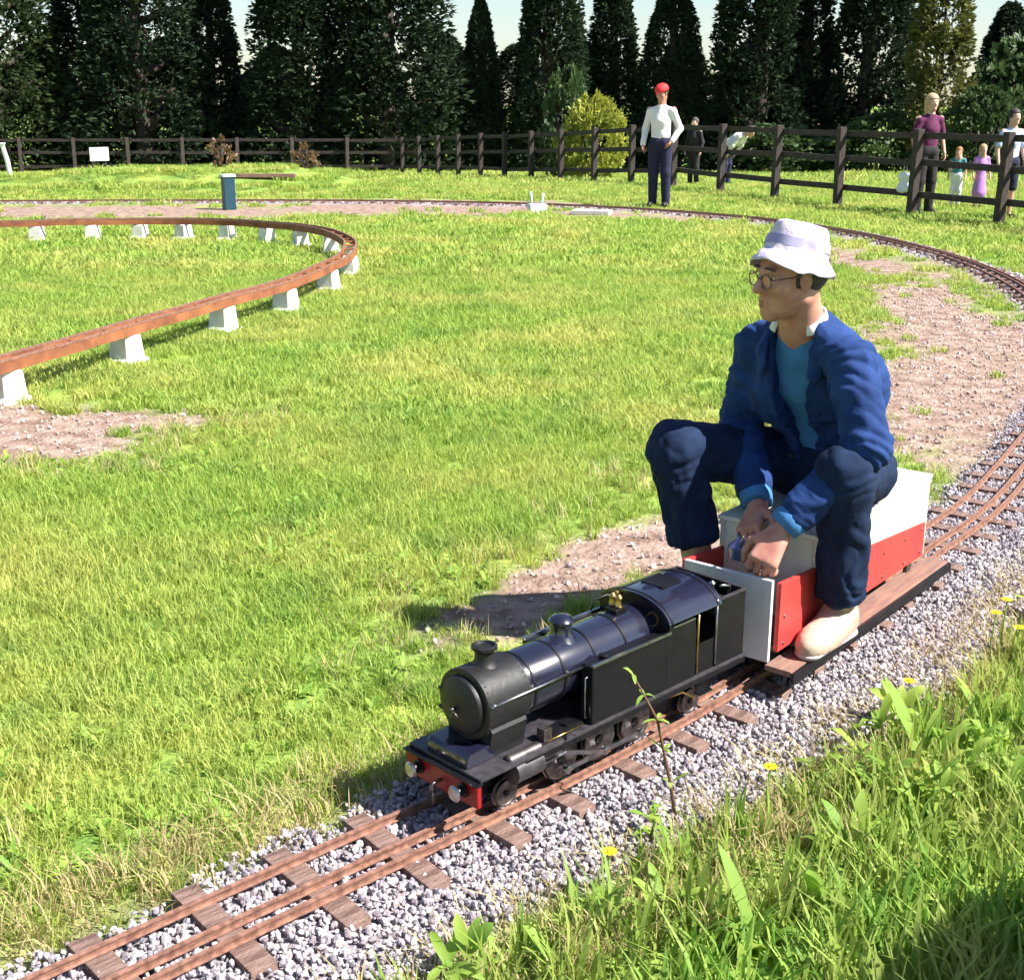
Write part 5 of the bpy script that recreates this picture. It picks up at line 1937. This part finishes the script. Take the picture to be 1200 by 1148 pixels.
# tall thin weed standing in front of the locomotive
wx, wy = .365, 2.53
e = empty('tall_weed', (wx, wy, .02), 0, 'tall thin weed with brown stem standing in the ballast before the locomotive', 'weed')
stem = [(0, 0, 0), (-.012, .01, .08), (-.03, .015, .16), (-.045, .02, .23), (-.075, .03, .285), (-.10, .04, .33)]
MB().tube(stem, [.0045, .004, .0035, .003, .0025, .0015], 7).build('stem', 'brown_leaf', e, True)
weed_leaves(e, [(stem[min(5, 1 + i // 3)], i * 2.3, random.uniform(.035, .065), .010, random.uniform(.2, .8), random.uniform(.2, .6)) for i in range(14)], 'weed')
e = empty('tall_weed', (.30, 2.44, .02), 0, 'low sprawling weed at the foot of the tall brown stemmed one', 'weed')
MB().tube([(0, 0, 0), (.01, 0, .05), (.005, .01, .09)], [.004, .003, .002], 6).build('stem', 'weed', e, True)
weed_leaves(e, [((0, 0, .01 * i), i * 1.9, random.uniform(.05, .08), .018, random.uniform(.3, .9), random.uniform(.3, .7)) for i in range(8)], 'weed')

# broad-leaved herbs mixed into the verge grass
herb = []
for i in range(5):
    b = MB()
    C = []
    for k in range(7):
        leaf_strip(b, C, (random.uniform(-.01, .01), random.uniform(-.01, .01), 0), random.uniform(0, 6.28), random.uniform(.05, .12), random.uniform(.018, .034), random.uniform(.6, 1.6), random.uniform(.4, 1.0), 5)
    me = np_mesh('herb_%d' % i, b.v, b.f, C)
    me.materials.append(MATS['weed'])
    me.shade_smooth()
    herb.append(me)
P = field_points(4200, -1.0, 4.2, 1.0, 6.2)
P = P[in_view(P)]
bal, dirt, verge, so, si = masks(P)
P = P[(so > 0) & (verge > .3) & (fbm(P[:, 0], P[:, 1], 1.7) > .47)]
n = len(P)
scatter('verge_herbs', np.c_[P, gz(P[:, 0], P[:, 1]) + rng.uniform(0, .07, n)], np.stack([rng.normal(0, .2, n), rng.normal(0, .2, n), rng.uniform(0, 6.28, n)], 1), rng.uniform(.5, 1.0, n),
        rng.integers(0, 5, n), herb, 'broad leaved herbs growing through the verge grass', 'weeds')
P = field_points(5000, -3.2, 3.0, 2.3, 6.5)
P = P[in_view(P)]
bal, dirt, verge, so, si = masks(P)
P = P[(so < -.3) & (dirt < .4) & (fbm(P[:, 0] + 9, P[:, 1], 2.2) > .56)]
n = len(P)
scatter('lawn_clover', np.c_[P, gz(P[:, 0], P[:, 1]) + .012], np.stack([rng.normal(0, .2, n), rng.normal(0, .2, n), rng.uniform(0, 6.28, n)], 1), rng.uniform(.22, .5, n),
        rng.integers(0, 5, n), herb, 'low clover and daisy leaves in the near lawn', 'weeds')
